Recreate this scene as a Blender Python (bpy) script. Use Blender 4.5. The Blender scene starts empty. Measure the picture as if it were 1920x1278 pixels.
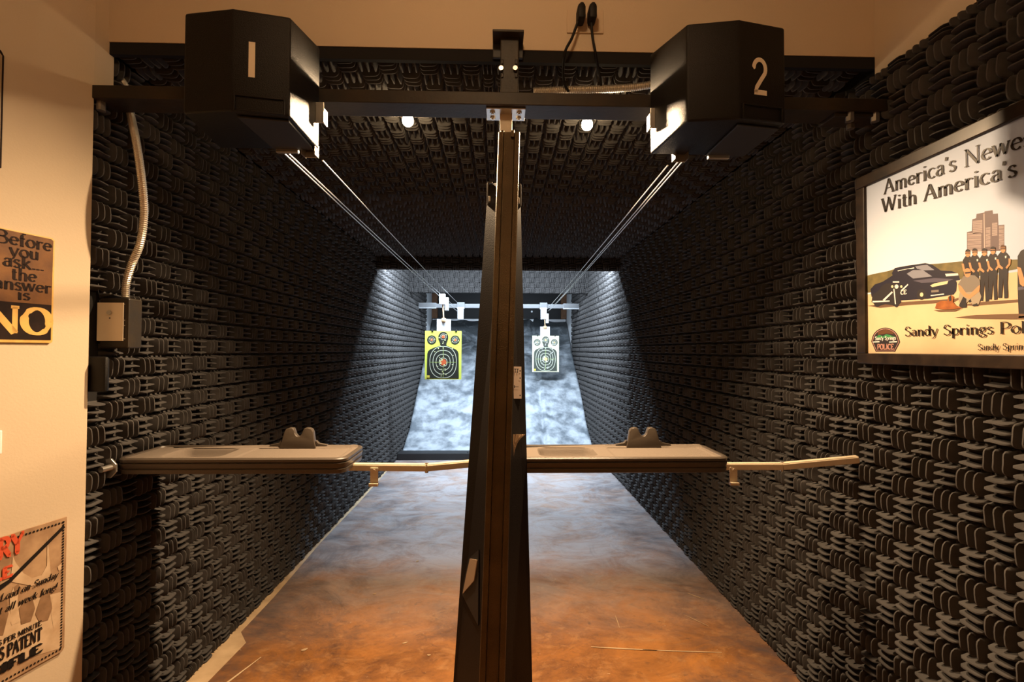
import bpy, bmesh, math, random
import numpy as np
from mathutils import Vector, Matrix
random.seed(7)
rng = np.random.default_rng(7)
scene = bpy.context.scene
C = scene.collection
PI = math.pi

# ------------------------------------------------------------------ camera
H0 = 1.285                       # eye height above the floor
F, CX, CY = 885.0, 960.0, 639.0  # focal length and centre in pixels of a 1920 x 1278 frame
Yc = Vector((937 - CX, 656 - CY, F)).normalized()
Xc = Vector((1.0, 0.004, 0.0259)); Xc = (Xc - Xc.dot(Yc) * Yc).normalized()
Zc = Xc.cross(Yc)
M3 = Matrix((Xc, Yc, Zc)).transposed()        # world -> lens axes (right, down, forward)
right, down, fwd = M3[0], M3[1], M3[2]
cam_d = bpy.data.cameras.new('camera'); cam = bpy.data.objects.new('camera', cam_d); C.objects.link(cam)
cam_d.sensor_width = 36.0; cam_d.lens = 36.0 * F / 1920.0; cam_d.clip_start = 0.02; cam_d.clip_end = 60
EYE = Vector((0, 0, H0))
m = Matrix((right, -down, -fwd)).transposed().to_4x4(); m.translation = EYE
cam.matrix_world = m
scene.camera = cam

# ------------------------------------------------------------------ world, exposure
w = bpy.data.worlds.new('world'); scene.world = w; w.use_nodes = True
w.node_tree.nodes['Background'].inputs[0].default_value = (0, 0, 0, 1)
w.node_tree.nodes['Background'].inputs[1].default_value = 0.0
scene.view_settings.view_transform = 'Standard'; scene.view_settings.look = 'None'
scene.view_settings.exposure = 0.0; scene.view_settings.gamma = 1.0
scene.view_settings.use_curve_mapping = False

WARM = (1.0, 0.69, 0.40)
WARM2 = (1.0, 0.66, 0.36)
COOL = (0.68, 0.83, 1.0)

def light(name, kind, loc, power, color, aim=None, **kw):
    d = bpy.data.lights.new(name, kind); d.energy = power; d.color = color
    for k, v in kw.items(): setattr(d, k, v)
    o = bpy.data.objects.new(name, d); C.objects.link(o); o.location = loc
    if aim is not None:
        o.rotation_euler = (Vector(aim) - Vector(loc)).to_track_quat('-Z', 'Y').to_euler()
    return o

# tube light tucked up behind the foam baffle, and a second one behind the far header
light('range_light', 'AREA', (0, 4.86, H0 + 1.02), 175, COOL, (0, 5.9, 0.45), shape='RECTANGLE', size=2.2, size_y=0.08)
light('range_light', 'AREA', (0, 6.55, H0 + 0.98), 22, COOL, (0, 7.3, 0.4), shape='RECTANGLE', size=2.0, size_y=0.05)
# the two warm lamps under the foam ceiling (bulbs are built below)
LAMPS = [(-0.345, 1.75, H0 + 0.852), (0.325, 1.75, H0 + 0.848)]
for L in LAMPS:
    light('lamp_light', 'SPOT', (L[0], L[1] - 0.012, L[2] - 0.026), 165, WARM, (L[0], L[1] - 0.52, L[2] - 1.0),
          spot_size=math.radians(146), spot_blend=0.8, shadow_soft_size=0.018)
# unseen lamps added overhead, globe shaped to light the header (built at the end)
GLOBES = [(-0.05, 0.45, 72), (-0.75, -1.2, 7), (0.65, -1.2, 7)]

# ------------------------------------------------------------------ helpers
def ray(px, py):
    return (right * (px - CX) + down * (py - CY) + fwd * F)
def atY(px, py, Y):
    d = ray(px, py); return EYE + d * (Y / d.y)
def atX(px, py, X):
    d = ray(px, py); return EYE + d * (X / d.x)
def on(px, py, p, n):
    d = ray(px, py); return EYE + d * ((p - EYE).dot(n) / d.dot(n))
def V(X, Y, h): return Vector((X, Y, h + H0))

class MB:
    def __init__(s): s.bm = bmesh.new(); s.mi = 0
    def face(s, pts):
        f = s.bm.faces.new([s.bm.verts.new(p) for p in pts]); f.material_index = s.mi; return f
    def box(s, c, size, bev=0.0, rot=None, seg=2):
        n0 = len(s.bm.faces)
        t = bmesh.new(); bmesh.ops.create_cube(t, size=1.0)
        for v in t.verts: v.co = Vector((v.co.x * size[0], v.co.y * size[1], v.co.z * size[2]))
        if bev > 0: bmesh.ops.bevel(t, geom=list(t.edges), offset=bev, segments=seg, affect='EDGES', profile=0.5)
        R = rot if rot is not None else Matrix.Identity(3)
        s.add(t, lambda co: R @ co + Vector(c)); return s
    def add(s, t, fn=lambda co: co):
        mp = {}
        for v in t.verts: mp[v] = s.bm.verts.new(fn(v.co))
        for f in t.faces:
            g = s.bm.faces.new([mp[v] for v in f.verts]); g.material_index = s.mi
        t.free()
    def b2(s, lo, hi, bev=0.0):
        lo, hi = Vector(lo), Vector(hi)
        return s.box((lo + hi) / 2, hi - lo, bev)
    def prism(s, pts, ext, bev=0.0):
        t = bmesh.new(); ext = Vector(ext); pts = [Vector(p) for p in pts]
        a = [t.verts.new(p) for p in pts]; b = [t.verts.new(p + ext) for p in pts]
        t.faces.new(a); t.faces.new(b[::-1]); n = len(a)
        for i in range(n): t.faces.new((a[i], b[i], b[(i + 1) % n], a[(i + 1) % n]))
        bmesh.ops.recalc_face_normals(t, faces=list(t.faces))
        if bev > 0: bmesh.ops.bevel(t, geom=list(t.edges), offset=bev, segments=2, affect='EDGES', profile=0.5)
        s.add(t); return s
    def loft(s, A, B, close=True):
        t = bmesh.new()
        a = [t.verts.new(p) for p in A]; b = [t.verts.new(p) for p in B]; n = len(a)
        for i in range(n): t.faces.new((a[i], a[(i + 1) % n], b[(i + 1) % n], b[i]))
        t.faces.new(a[::-1]); t.faces.new(b)
        bmesh.ops.recalc_face_normals(t, faces=list(t.faces)); s.add(t); return s
    def tube(s, pts, r, seg=8, ridge=None):
        pts = [Vector(p) for p in pts]; rings = []
        up = Vector((0.31, 0.2, 0.93))
        for i, p in enumerate(pts):
            d = (pts[min(i + 1, len(pts) - 1)] - pts[max(i - 1, 0)]).normalized()
            x = d.cross(up)
            if x.length < 1e-4: x = d.cross(Vector((1, 0, 0)))
            x.normalize(); y = d.cross(x); up = -y if y.dot(up) < 0 else y
            y = x.cross(d)
            rr = r if ridge is None else r * (1 + (ridge if i % 2 else 0))
            rings.append([s.bm.verts.new(p + rr * (math.cos(2 * PI * k / seg) * x + math.sin(2 * PI * k / seg) * y)) for k in range(seg)])
        for a, b in zip(rings, rings[1:]):
            for k in range(seg):
                f = s.bm.faces.new((a[k], a[(k + 1) % seg], b[(k + 1) % seg], b[k])); f.material_index = s.mi
        for rg, rev in ((rings[0], True), (rings[-1], False)):
            f = s.bm.faces.new(rg[::-1] if rev else rg); f.material_index = s.mi
        return s
    def cyl(s, p0, p1, r, seg=16): return s.tube([p0, p1], r, seg)
    def sphere(s, c, r, sc=(1, 1, 1), u=20, v=12):
        t = bmesh.new(); bmesh.ops.create_uvsphere(t, u_segments=u, v_segments=v, radius=r)
        s.add(t, lambda co: Vector((co.x * sc[0], co.y * sc[1], co.z * sc[2])) + Vector(c)); return s

def obj(name, mb, mats, parent=None, smooth=0, loc=None):
    me = bpy.data.meshes.new(name)
    bmesh.ops.recalc_face_normals(mb.bm, faces=list(mb.bm.faces)) if getattr(mb, 'fixn', False) else None
    mb.bm.to_mesh(me); mb.bm.free()
    for mt in (mats if isinstance(mats, (list, tuple)) else [mats]): me.materials.append(mt)
    if smooth:
        me.polygons.foreach_set('use_smooth', [True] * len(me.polygons)); me.set_sharp_from_angle(angle=math.radians(smooth))
    o = bpy.data.objects.new(name, me); C.objects.link(o); o['base'] = [0, 0, 0]
    if parent is not None:
        o.parent = parent; o.matrix_parent_inverse = Matrix.Translation(-Vector(parent['base']))
    return o
def tag(o, label, cat, group=None, kind=None):
    o['label'] = label; o['category'] = cat
    if group: o['group'] = group
    if kind: o['kind'] = kind
    return o
def thing(name, label, cat, loc=(0, 0, 0), group=None):
    o = bpy.data.objects.new(name, None); C.objects.link(o); o.location = loc; o['base'] = list(loc); o.empty_display_size = 0.05
    return tag(o, label, cat, group)
def child_of_mesh(o): o['base'] = [0, 0, 0]; return o
def struct(name, mb, mt, parent=None, label=None, **k):
    o = obj(name, mb, mt, parent, **k); o['kind'] = 'structure'; o['base'] = [0, 0, 0]
    if label: o['label'] = label
    return o
def copy_tree(o, parent=None, dloc=None):
    c = o.copy(); C.objects.link(c)
    if parent is not None:
        c.parent = parent; c.matrix_parent_inverse = o.matrix_parent_inverse.copy()
    if dloc is not None: c.location = Vector(o.location) + Vector(dloc)
    for ch in list(o.children): copy_tree(ch, c)
    return c

# ------------------------------------------------------------------ materials
def mat(name, col, rough=0.5, metal=0.0, noise=None, nscale=8.0, bump=0.0, bscale=60.0, spec=0.5, nlo=0.35, nhi=0.7, coat=0.0):
    mt = bpy.data.materials.new(name); mt.use_nodes = True
    nt = mt.node_tree; N = nt.nodes; L = nt.links; b = N['Principled BSDF']
    b.inputs['Base Color'].default_value = (*col, 1); b.inputs['Roughness'].default_value = rough
    b.inputs['Metallic'].default_value = metal; b.inputs['Specular IOR Level'].default_value = spec
    if coat: b.inputs['Coat Weight'].default_value = coat; b.inputs['Coat Roughness'].default_value = 0.15
    if noise or bump:
        tc = N.new('ShaderNodeTexCoord')
    if noise:
        n = N.new('ShaderNodeTexNoise'); n.inputs['Scale'].default_value = nscale; n.inputs['Detail'].default_value = 6
        L.new(tc.outputs['Object'], n.inputs['Vector'])
        r = N.new('ShaderNodeMapRange'); r.inputs['From Min'].default_value = nlo; r.inputs['From Max'].default_value = nhi
        L.new(n.outputs['Fac'], r.inputs['Value'])
        mx = N.new('ShaderNodeMix'); mx.data_type = 'RGBA'
        mx.inputs[6].default_value = (*col, 1); mx.inputs[7].default_value = (*noise, 1)
        L.new(r.outputs['Result'], mx.inputs[0]); L.new(mx.outputs[2], b.inputs['Base Color'])
    if bump:
        n2 = N.new('ShaderNodeTexNoise'); n2.inputs['Scale'].default_value = bscale; n2.inputs['Detail'].default_value = 4
        L.new(tc.outputs['Object'], n2.inputs['Vector'])
        bp = N.new('ShaderNodeBump'); bp.inputs['Strength'].default_value = bump; bp.inputs['Distance'].default_value = 0.01
        L.new(n2.outputs['Fac'], bp.inputs['Height']); L.new(bp.outputs['Normal'], b.inputs['Normal'])
    return mt
def emis(name, col, st):
    mt = bpy.data.materials.new(name); mt.use_nodes = True; N = mt.node_tree.nodes
    b = N['Principled BSDF']; b.inputs['Base Color'].default_value = (*col, 1)
    b.inputs['Emission Color'].default_value = (*col, 1); b.inputs['Emission Strength'].default_value = st
    return mt

PAINT = mat('cream_paint', (0.61, 0.49, 0.345), 0.75, noise=(0.59, 0.475, 0.335), nscale=2, bump=0.05, bscale=180)
FOAM = mat('charcoal_foam', (0.078, 0.072, 0.069), 0.95, noise=(0.058, 0.054, 0.052), nscale=30, spec=0.15)
FOAMB = mat('foam_backing', (0.02, 0.019, 0.019), 0.95, spec=0.1)
BLACKPL = mat('black_textured_plastic', (0.005, 0.004, 0.0035), 0.5, bump=0.25, bscale=500, spec=0.28)
BLACKST = mat('black_painted_steel', (0.020, 0.016, 0.012), 0.5, noise=(0.034, 0.023, 0.012), nscale=14, bump=0.08, spec=.3)
BRONZE = mat('dark_powder_coated_steel', (0.075, 0.050, 0.022), 0.33, metal=0.6, noise=(0.12, 0.08, 0.036), nscale=9, bump=0.3, bscale=420)
PANEL = mat('dark_divider_panel', (0.012, 0.009, 0.008), 0.6, spec=0.25, bump=0.15, bscale=350)
TRAY = mat('grey_brown_moulded_plastic', (0.070, 0.055, 0.042), 0.34, bump=0.12, bscale=700)
TRAYPAD = mat('grey_rubber_pad', (0.165, 0.130, 0.100), 0.7, bump=0.5, bscale=900)
ZINC = mat('zinc_plated_steel', (0.62, 0.60, 0.56), 0.32, metal=0.85, noise=(0.5, 0.48, 0.44), nscale=20)
GALV = mat('galvanised_steel', (0.68, 0.70, 0.72), 0.35, metal=0.6)
BEIGEST = mat('beige_painted_steel', (0.60, 0.50, 0.36), 0.45)
WIRE = mat('steel_cable', (0.75, 0.73, 0.70), 0.35, metal=0.7)
WHITE = mat('white_board', (0.82, 0.83, 0.84), 0.7)
NUM = mat('cream_vinyl', (0.80, 0.68, 0.52), 0.6)
RUBBER = mat('black_cord_rubber', (0.008, 0.007, 0.006), 0.6, spec=.25)
WOODBR = mat('brown_timber', (0.22, 0.10, 0.04), 0.6, noise=(0.14, 0.06, 0.025), nscale=15)
DARKBOARD = mat('black_painted_board', (0.018, 0.017, 0.017), 0.55)
WALNUT = mat('dark_walnut_frame', (0.020, 0.013, 0.009), 0.36, noise=(0.045, 0.028, 0.017), nscale=26, spec=.25)
CREAMPL = mat('cream_plastic', (0.60, 0.46, 0.31), 0.5)

def floor_mat():
    mt = bpy.data.materials.new('stained_concrete'); mt.use_nodes = True
    nt = mt.node_tree; N = nt.nodes; L = nt.links; b = N['Principled BSDF']
    tc = N.new('ShaderNodeTexCoord')
    mp = N.new('ShaderNodeMapping'); mp.inputs['Scale'].default_value = (1.0, 1.35, 1.0); L.new(tc.outputs['Object'], mp.inputs[0])
    def noise(sc, det=8, dist=0.0, ro=.5):
        n = N.new('ShaderNodeTexNoise'); n.inputs['Scale'].default_value = sc; n.inputs['Detail'].default_value = det
        n.inputs['Distortion'].default_value = dist; n.inputs['Roughness'].default_value = ro; L.new(mp.outputs[0], n.inputs['Vector']); return n.outputs['Fac']
    def rng_(v, a, c):
        r = N.new('ShaderNodeMapRange'); r.inputs['From Min'].default_value = a; r.inputs['From Max'].default_value = c; L.new(v, r.inputs['Value']); return r.outputs['Result']
    def mix(f, a, c):
        x = N.new('ShaderNodeMix'); x.data_type = 'RGBA'
        if isinstance(f, float): x.inputs[0].default_value = f
        else: L.new(f, x.inputs[0])
        for k, q in ((6, a), (7, c)):
            if isinstance(q, tuple): x.inputs[k].default_value = (*q, 1)
            else: L.new(q, x.inputs[k])
        return x.outputs[2]
    def math_(op, a, c):
        x = N.new('ShaderNodeMath'); x.operation = op; x.use_clamp = True
        for k, q in ((0, a), (1, c)):
            if isinstance(q, float): x.inputs[k].default_value = q
            else: L.new(q, x.inputs[k])
        return x.outputs[0]
    base = mix(rng_(noise(2.3, 14, 0.5, .74), 0.36, 0.64), (0.47, 0.195, 0.050), (0.15, 0.062, 0.022))
    base = mix(rng_(noise(11, 12, 0.6, .7), 0.52, 0.74), base, (0.46, 0.235, 0.09))
    base = mix(rng_(noise(16, 12, 0.9, .75), 0.56, 0.76), base, (0.075, 0.036, 0.020))
    base = mix(rng_(noise(42, 6), 0.70, 0.76), base, (0.60, 0.46, 0.30))
    # paler grey, patchy, growing stronger downrange
    sx = N.new('ShaderNodeSeparateXYZ'); L.new(tc.outputs['Object'], sx.inputs[0])
    pale_grey = rng_(sx.outputs['Y'], 2.05, 3.0)
    pale_grey = math_('MULTIPLY', pale_grey, rng_(noise(3.4, 15, 0.9, .76), 0.25, 0.58))
    pale_grey = math_('MULTIPLY', pale_grey, 0.85)
    base = mix(pale_grey, base, (0.50, 0.475, 0.48))
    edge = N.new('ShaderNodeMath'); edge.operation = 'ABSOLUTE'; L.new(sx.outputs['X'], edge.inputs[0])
    side_dark = math_('ADD', rng_(edge.outputs[0], .35, 1.9), 0.0)  # darker towards both side walls, broken up by noise
    side_dark = math_('ADD', side_dark, rng_(noise(2.0, 14, 1.0, .74), 0.44, 0.95))
    side_dark = math_('MULTIPLY', rng_(side_dark, .34, .85), 0.75)
    base = mix(side_dark, base, (0.060, 0.062, 0.075))
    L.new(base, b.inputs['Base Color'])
    rr = N.new('ShaderNodeMapRange'); rr.inputs['To Min'].default_value = 0.28; rr.inputs['To Max'].default_value = 0.6
    L.new(noise(6, 6), rr.inputs['Value']); L.new(rr.outputs['Result'], b.inputs['Roughness'])
    bp = N.new('ShaderNodeBump'); bp.inputs['Strength'].default_value = 0.25; bp.inputs['Distance'].default_value = 0.004
    L.new(noise(22, 8), bp.inputs['Height']); L.new(bp.outputs['Normal'], b.inputs['Normal'])
    return mt
CONCRETE = floor_mat()
BARECON = mat('bare_concrete', (0.62, 0.45, 0.27), 0.8, noise=(0.45, 0.31, 0.18), nscale=11)

# ------------------------------------------------------------------ serif stroke lettering (flat ribbons)
def arc(cx, cy, rx, ry, a0, a1, n=14):
    return [(cx + rx * math.cos(math.radians(a0 + (a1 - a0) * i / n)), cy + ry * math.sin(math.radians(a0 + (a1 - a0) * i / n))) for i in range(n + 1)]
X_ = 0.64
def bowl(cx, rx): return arc(cx, X_ / 2, rx, X_ / 2 - .02, 0, 360, 22)
G = {}   # glyph: (advance, strokes, serif points (x, y, left, right))
G['A'] = (.86, [[(.07, 0), (.40, 1)], [(.40, 1), (.76, 0)], [(.2, .36), (.62, .36)]], [(.07, 0, .09, .1), (.76, 0, .13, .12)])
G['B'] = (.78, [[(.14, 0), (.14, 1)], [(.14, 1)] + arc(.36, .77, .24, .23, 90, -90) + [(.14, .54)], [(.14, .54)] + arc(.38, .27, .3, .27, 90, -90) + [(.14, 0)]], [(.14, 0, .1, .05), (.14, 1, .1, .05)])
G['C'] = (.8, [arc(.43, .5, .36, .5, 48, 312, 22)], [(.68, .86, .0, .03)])
G['D'] = (.86, [[(.14, 0), (.14, 1)], [(.14, 1)] + arc(.32, .5, .44, .5, 90, -90, 20) + [(.14, 0)]], [(.14, 0, .1, .05), (.14, 1, .1, .05)])
G['E'] = (.74, [[(.14, 0), (.14, 1)], [(.14, 1), (.62, 1), (.62, .84)], [(.14, .52), (.5, .52)], [(.14, 0), (.66, 0), (.66, .18)]], [(.14, 0, .1, .05), (.14, 1, .1, .05)])
G['F'] = (.7, [[(.14, 0), (.14, 1)], [(.14, 1), (.62, 1), (.62, .82)], [(.14, .52), (.5, .52)]], [(.14, 0, .1, .1), (.14, 1, .1, .05)])
G['H'] = (.92, [[(.14, 0), (.14, 1)], [(.74, 0), (.74, 1)], [(.14, .52), (.74, .52)]], [(.14, 0, .1, .1), (.14, 1, .1, .1), (.74, 0, .1, .1), (.74, 1, .1, .1)])
G['I'] = (.42, [[(.2, 0), (.2, 1)]], [(.2, 0, .12, .12), (.2, 1, .12, .12)])
G['L'] = (.72, [[(.14, 0), (.14, 1)], [(.14, 0), (.62, 0), (.62, .2)]], [(.14, 0, .1, .05), (.14, 1, .1, .1)])
G['M'] = (1.1, [['t', (.16, 0), (.14, 1)], [(.14, 1), (.52, .06)], [(.52, .06), (.9, 1)], [(.9, 1), (.92, 0)]], [(.15, 0, .1, .1), (.92, 0, .1, .1), (.14, 1, .1, .02), (.9, 1, .02, .1)])
G['N'] = (.95, [['t', (.16, 0), (.16, 1)], [(.14, 1), (.78, 0)], ['t', (.78, 0), (.78, 1)]], [(.16, 0, .11, .11), (.14, 1, .1, .04), (.78, 1, .11, .11)])
G['O'] = (.9, [arc(.44, .5, .36, .5, 0, 360, 28)], [])
G['P'] = (.74, [[(.14, 0), (.14, 1)], [(.14, 1)] + arc(.36, .73, .3, .27, 90, -90) + [(.14, .46)]], [(.14, 0, .1, .12), (.14, 1, .1, .05)])
G['R'] = (.82, [[(.14, 0), (.14, 1)], [(.14, 1)] + arc(.36, .75, .28, .25, 90, -90) + [(.14, .5)], [(.36, .5), (.72, 0)]], [(.14, 0, .1, .1), (.14, 1, .1, .05), (.72, 0, .06, .1)])
G['S'] = (.68, [[(.56, .8)] + arc(.34, .75, .22, .25, 40, 200, 12) + arc(.34, .25, .25, .26, 62, -160, 16)], [(.56, .84, .0, .02), (.1, .16, .02, 0)])
G['T'] = (.8, [[(.4, 0), (.4, 1)], [(.06, .82), (.06, 1), (.74, 1), (.74, .82)]], [(.4, 0, .12, .12)])
G['U'] = (.9, [[(.16, 1), (.16, .3)] + arc(.44, .3, .28, .3, 180, 270), ['t'] + arc(.44, .3, .28, .3, 270, 360) + [(.72, 1)]], [(.16, 1, .1, .1), (.72, 1, .1, .1)])
G['W'] = (1.22, [[(.1, 1), (.36, 0)], [(.36, 0), (.6, .96)], [(.6, .96), (.86, 0)], [(.86, 0), (1.1, 1)]], [(.1, 1, .1, .12), (.6, 1, .1, .06), (1.1, 1, .1, .1)])
G['Y'] = (.84, [[(.08, 1), (.42, .48)], [(.76, 1), (.42, .48)], [(.42, .5), (.42, 0)]], [(.08, 1, .1, .1), (.76, 1, .1, .1), (.42, 0, .11, .11)])
G['a'] = (.56, [[(.1, .5)] + arc(.26, .46, .16, .17, 160, 0, 9) + [(.42, .08), (.52, .02)], [(.42, .38)] + arc(.25, .19, .17, .19, 80, 290, 12) + [(.42, .1)]], [])
G['c'] = (.54, [arc(.3, .32, .24, .31, 48, 312, 16)], [])
G['d'] = (.64, [arc(.28, .32, .22, .31, 0, 360, 20), [(.49, 1), (.49, .04), (.58, 0)]], [(.49, 1, .1, 0)])
G['e'] = (.56, [[(.08, .36), (.5, .36)] + arc(.29, .33, .22, .3, 8, 318, 18)], [])
G['f'] = (.42, [[(.18, 0), (.18, .78)] + arc(.33, .8, .15, .2, 180, 60, 8), [(.05, X_ - .02), (.36, X_ - .02)]], [(.18, 0, .1, .12)])
G['g'] = (.58, [arc(.26, .43, .17, .19, 0, 360, 16), [(.2, .24), (.12, .14), (.2, .06), (.4, .02)] + arc(.27, -.12, .21, .14, 50, -230, 16), [(.4, .58), (.53, .64)]], [])
G['h'] = (.66, [[(.15, 0), (.15, 1)], [(.15, .42)] + arc(.34, .43, .17, .2, 150, 0, 9) + [(.51, 0)]], [(.15, 0, .09, .08), (.15, 1, .09, 0), (.51, 0, .08, .09)])
G['i'] = (.34, [[(.17, 0), (.17, X_)], [(.17, .84), (.17, .93)]], [(.17, 0, .1, .1), (.17, X_, .1, 0)])
G['k'] = (.64, [[(.15, 0), (.15, 1)], [(.15, .26), (.48, .62)], [(.26, .36), (.54, 0)]], [(.15, 0, .09, .08), (.15, 1, .09, 0), (.54, 0, .08, .08), (.48, .62, .08, .08)])
G['l'] = (.34, [[(.17, 0), (.17, 1)]], [(.17, 0, .1, .1), (.17, 1, .1, 0)])
G['m'] = (.98, [[(.15, 0), (.15, X_)], [(.15, .42)] + arc(.32, .43, .16, .2, 150, 0, 8) + [(.48, 0)], [(.48, .42)] + arc(.65, .43, .16, .2, 150, 0, 8) + [(.81, 0)]], [(.15, 0, .09, .08), (.15, X_, .09, 0), (.48, 0, .08, .08), (.81, 0, .08, .09)])
G['n'] = (.66, [[(.15, 0), (.15, X_)], [(.15, .42)] + arc(.34, .43, .17, .2, 150, 0, 9) + [(.51, 0)]], [(.15, 0, .09, .08), (.15, X_, .09, 0), (.51, 0, .08, .09)])
G['o'] = (.6, [arc(.3, .32, .24, .31, 0, 360, 22)], [])
G['p'] = (.64, [[(.15, -.3), (.15, X_)], arc(.35, .32, .22, .31, 0, 360, 20)], [(.15, -.3, .09, .1), (.15, X_, .09, 0)])
G['r'] = (.48, [[(.15, 0), (.15, X_)], [(.15, .4)] + arc(.33, .43, .16, .19, 155, 40, 8)], [(.15, 0, .09, .1), (.15, X_, .09, 0)])
G['s'] = (.46, [[(.38, .52)] + arc(.23, .48, .14, .15, 40, 200, 9) + arc(.23, .16, .16, .16, 62, -160, 12)], [])
G['t'] = (.42, [[(.18, .86), (.18, .14)] + arc(.29, .13, .11, .13, 180, 320, 7), [(.05, X_ - .02), (.36, X_ - .02)]], [])
G['u'] = (.66, [[(.14, X_), (.14, .2)] + arc(.31, .19, .17, .19, 180, 350, 9), [(.5, X_), (.5, .04), (.58, 0)]], [(.14, X_, .09, 0), (.5, X_, .09, 0)])
G['w'] = (.9, [[(.06, X_), (.25, 0)], [(.25, 0), (.44, X_)], [(.44, X_), (.64, 0)], [(.64, 0), (.82, X_)]], [(.06, X_, .08, .09), (.44, X_, .07, .05), (.82, X_, .08, .08)])
G['y'] = (.62, [[(.07, X_), (.31, .02)], [(.54, X_), (.28, -.16), (.16, -.28), (.06, -.24)]], [(.07, X_, .08, .1), (.54, X_, .08, .08)])
G["'"] = (.24, [[(.13, 1), (.1, .78)]], [])
G['.'] = (.26, [[(.12, 0), (.12, .1)]], [])
G['!'] = (.32, [[(.16, .28), (.16, 1)], [(.16, 0), (.16, .1)]], [])
def text_width(t): return sum(.42 if c == ' ' else G[c][0] for c in t)
def lettering(mb, t, org, ux, uy, nrm, h, thick=.15, thin=.05, width=None, align='l', slant=0.0, lift=0.0006, deep=0.0):
    """flat letters of cap height h; ux / uy are the writing and up directions"""
    k = 1.0 if width is None else width / (text_width(t) * h)
    x0 = 0.0 if align == 'l' else (-text_width(t) * h * k / 2 if align == 'c' else -text_width(t) * h * k)
    cnt = [0]
    def P(x, y): return org + ux * (x0 + (x + slant * y) * h * k) + uy * (y * h) + nrm * (lift + deep)
    def ribbon(pts):
        fine_ = pts[0] == 't'
        if fine_: pts = pts[1:]
        L_, R_ = [], []
        for i, p in enumerate(pts):
            a = pts[max(i - 1, 0)]; b = pts[min(i + 1, len(pts) - 1)]
            dx, dy = b[0] - a[0], b[1] - a[1]; l = math.hypot(dx, dy) or 1
            wv = (thin + (thick - thin) * abs(dy / l) ** 1.6) / 2
            if abs(dy) > abs(dx) * 1.2 and dx * dy > 0 and abs(dx / l) > .2: wv *= 0.62   # rising diagonals are light
            if fine_: wv = (thin + (thick - thin) * .22) / 2
            nx, ny = -dy / l * wv, dx / l * wv
            L_.append(P(cx + p[0] + nx, p[1] + ny)); R_.append(P(cx + p[0] - nx, p[1] - ny))
        vl = [mb.bm.verts.new(p) for p in L_]; vr = [mb.bm.verts.new(p) for p in R_]
        for i in range(len(pts) - 1):
            f = mb.bm.faces.new((vl[i], vr[i], vr[i + 1], vl[i + 1])); f.material_index = mb.mi
            f.normal_update()
            if f.normal.dot(nrm) < 0: f.normal_flip()
    cx = 0.0
    for ch in t:
        if ch == ' ': cx += .42; continue
        adv, st, sf = G[ch]
        for s in st: ribbon(s)
        for (sx, sy, l, r) in sf: ribbon([(sx - l, sy), (sx + r, sy)])
        cx += adv
    return mb
def flat(mb, pts, nrm):
    f = mb.face(pts); f.normal_update()
    if f.normal.dot(nrm) < 0: f.normal_flip()
    return f

# ------------------------------------------------------------------ acoustic foam
CELL = 0.0669
FH = 0.037
def cell_template(na, nf):
    """height field of one foam block: three fins running along u; returns (u, v, h) verts and quads"""
    us = np.linspace(-1, 1, na + 1); us = np.sign(us) * np.abs(us) ** 0.62
    tv = {4: [(-1, 0), (-.60, .05), (-.34, .62), (-.15, .97), (.15, .97), (.34, .62), (.60, .05)], 2: [(-1, 0), (-.58, .06), (-.2, 1), (.2, 1), (.58, .06)]}[nf]
    vs, hs = [], []
    for k in range(3):
        for t, h in tv: vs.append((k + (t + 1) / 2) / 3); hs.append(h)
    vs.append(1.0); hs.append(0.0)
    e = np.maximum(1 - np.abs(us) ** 5, 0) ** 0.5
    U, Vv = np.meshgrid((us + 1) / 2, np.array(vs), indexing='ij')
    Hh = e[:, None] * np.array(hs)[None, :]
    pts = np.stack([U.ravel(), Vv.ravel(), Hh.ravel()], 1)
    nv = len(vs); q = []
    for i in range(na):
        for j in range(nv - 1): q.append((i * nv + j, i * nv + j + 1, (i + 1) * nv + j + 1, (i + 1) * nv + j))
    return pts, np.array(q)
TPL = {True: cell_template(8, 4), False: cell_template(4, 2)}
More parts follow.
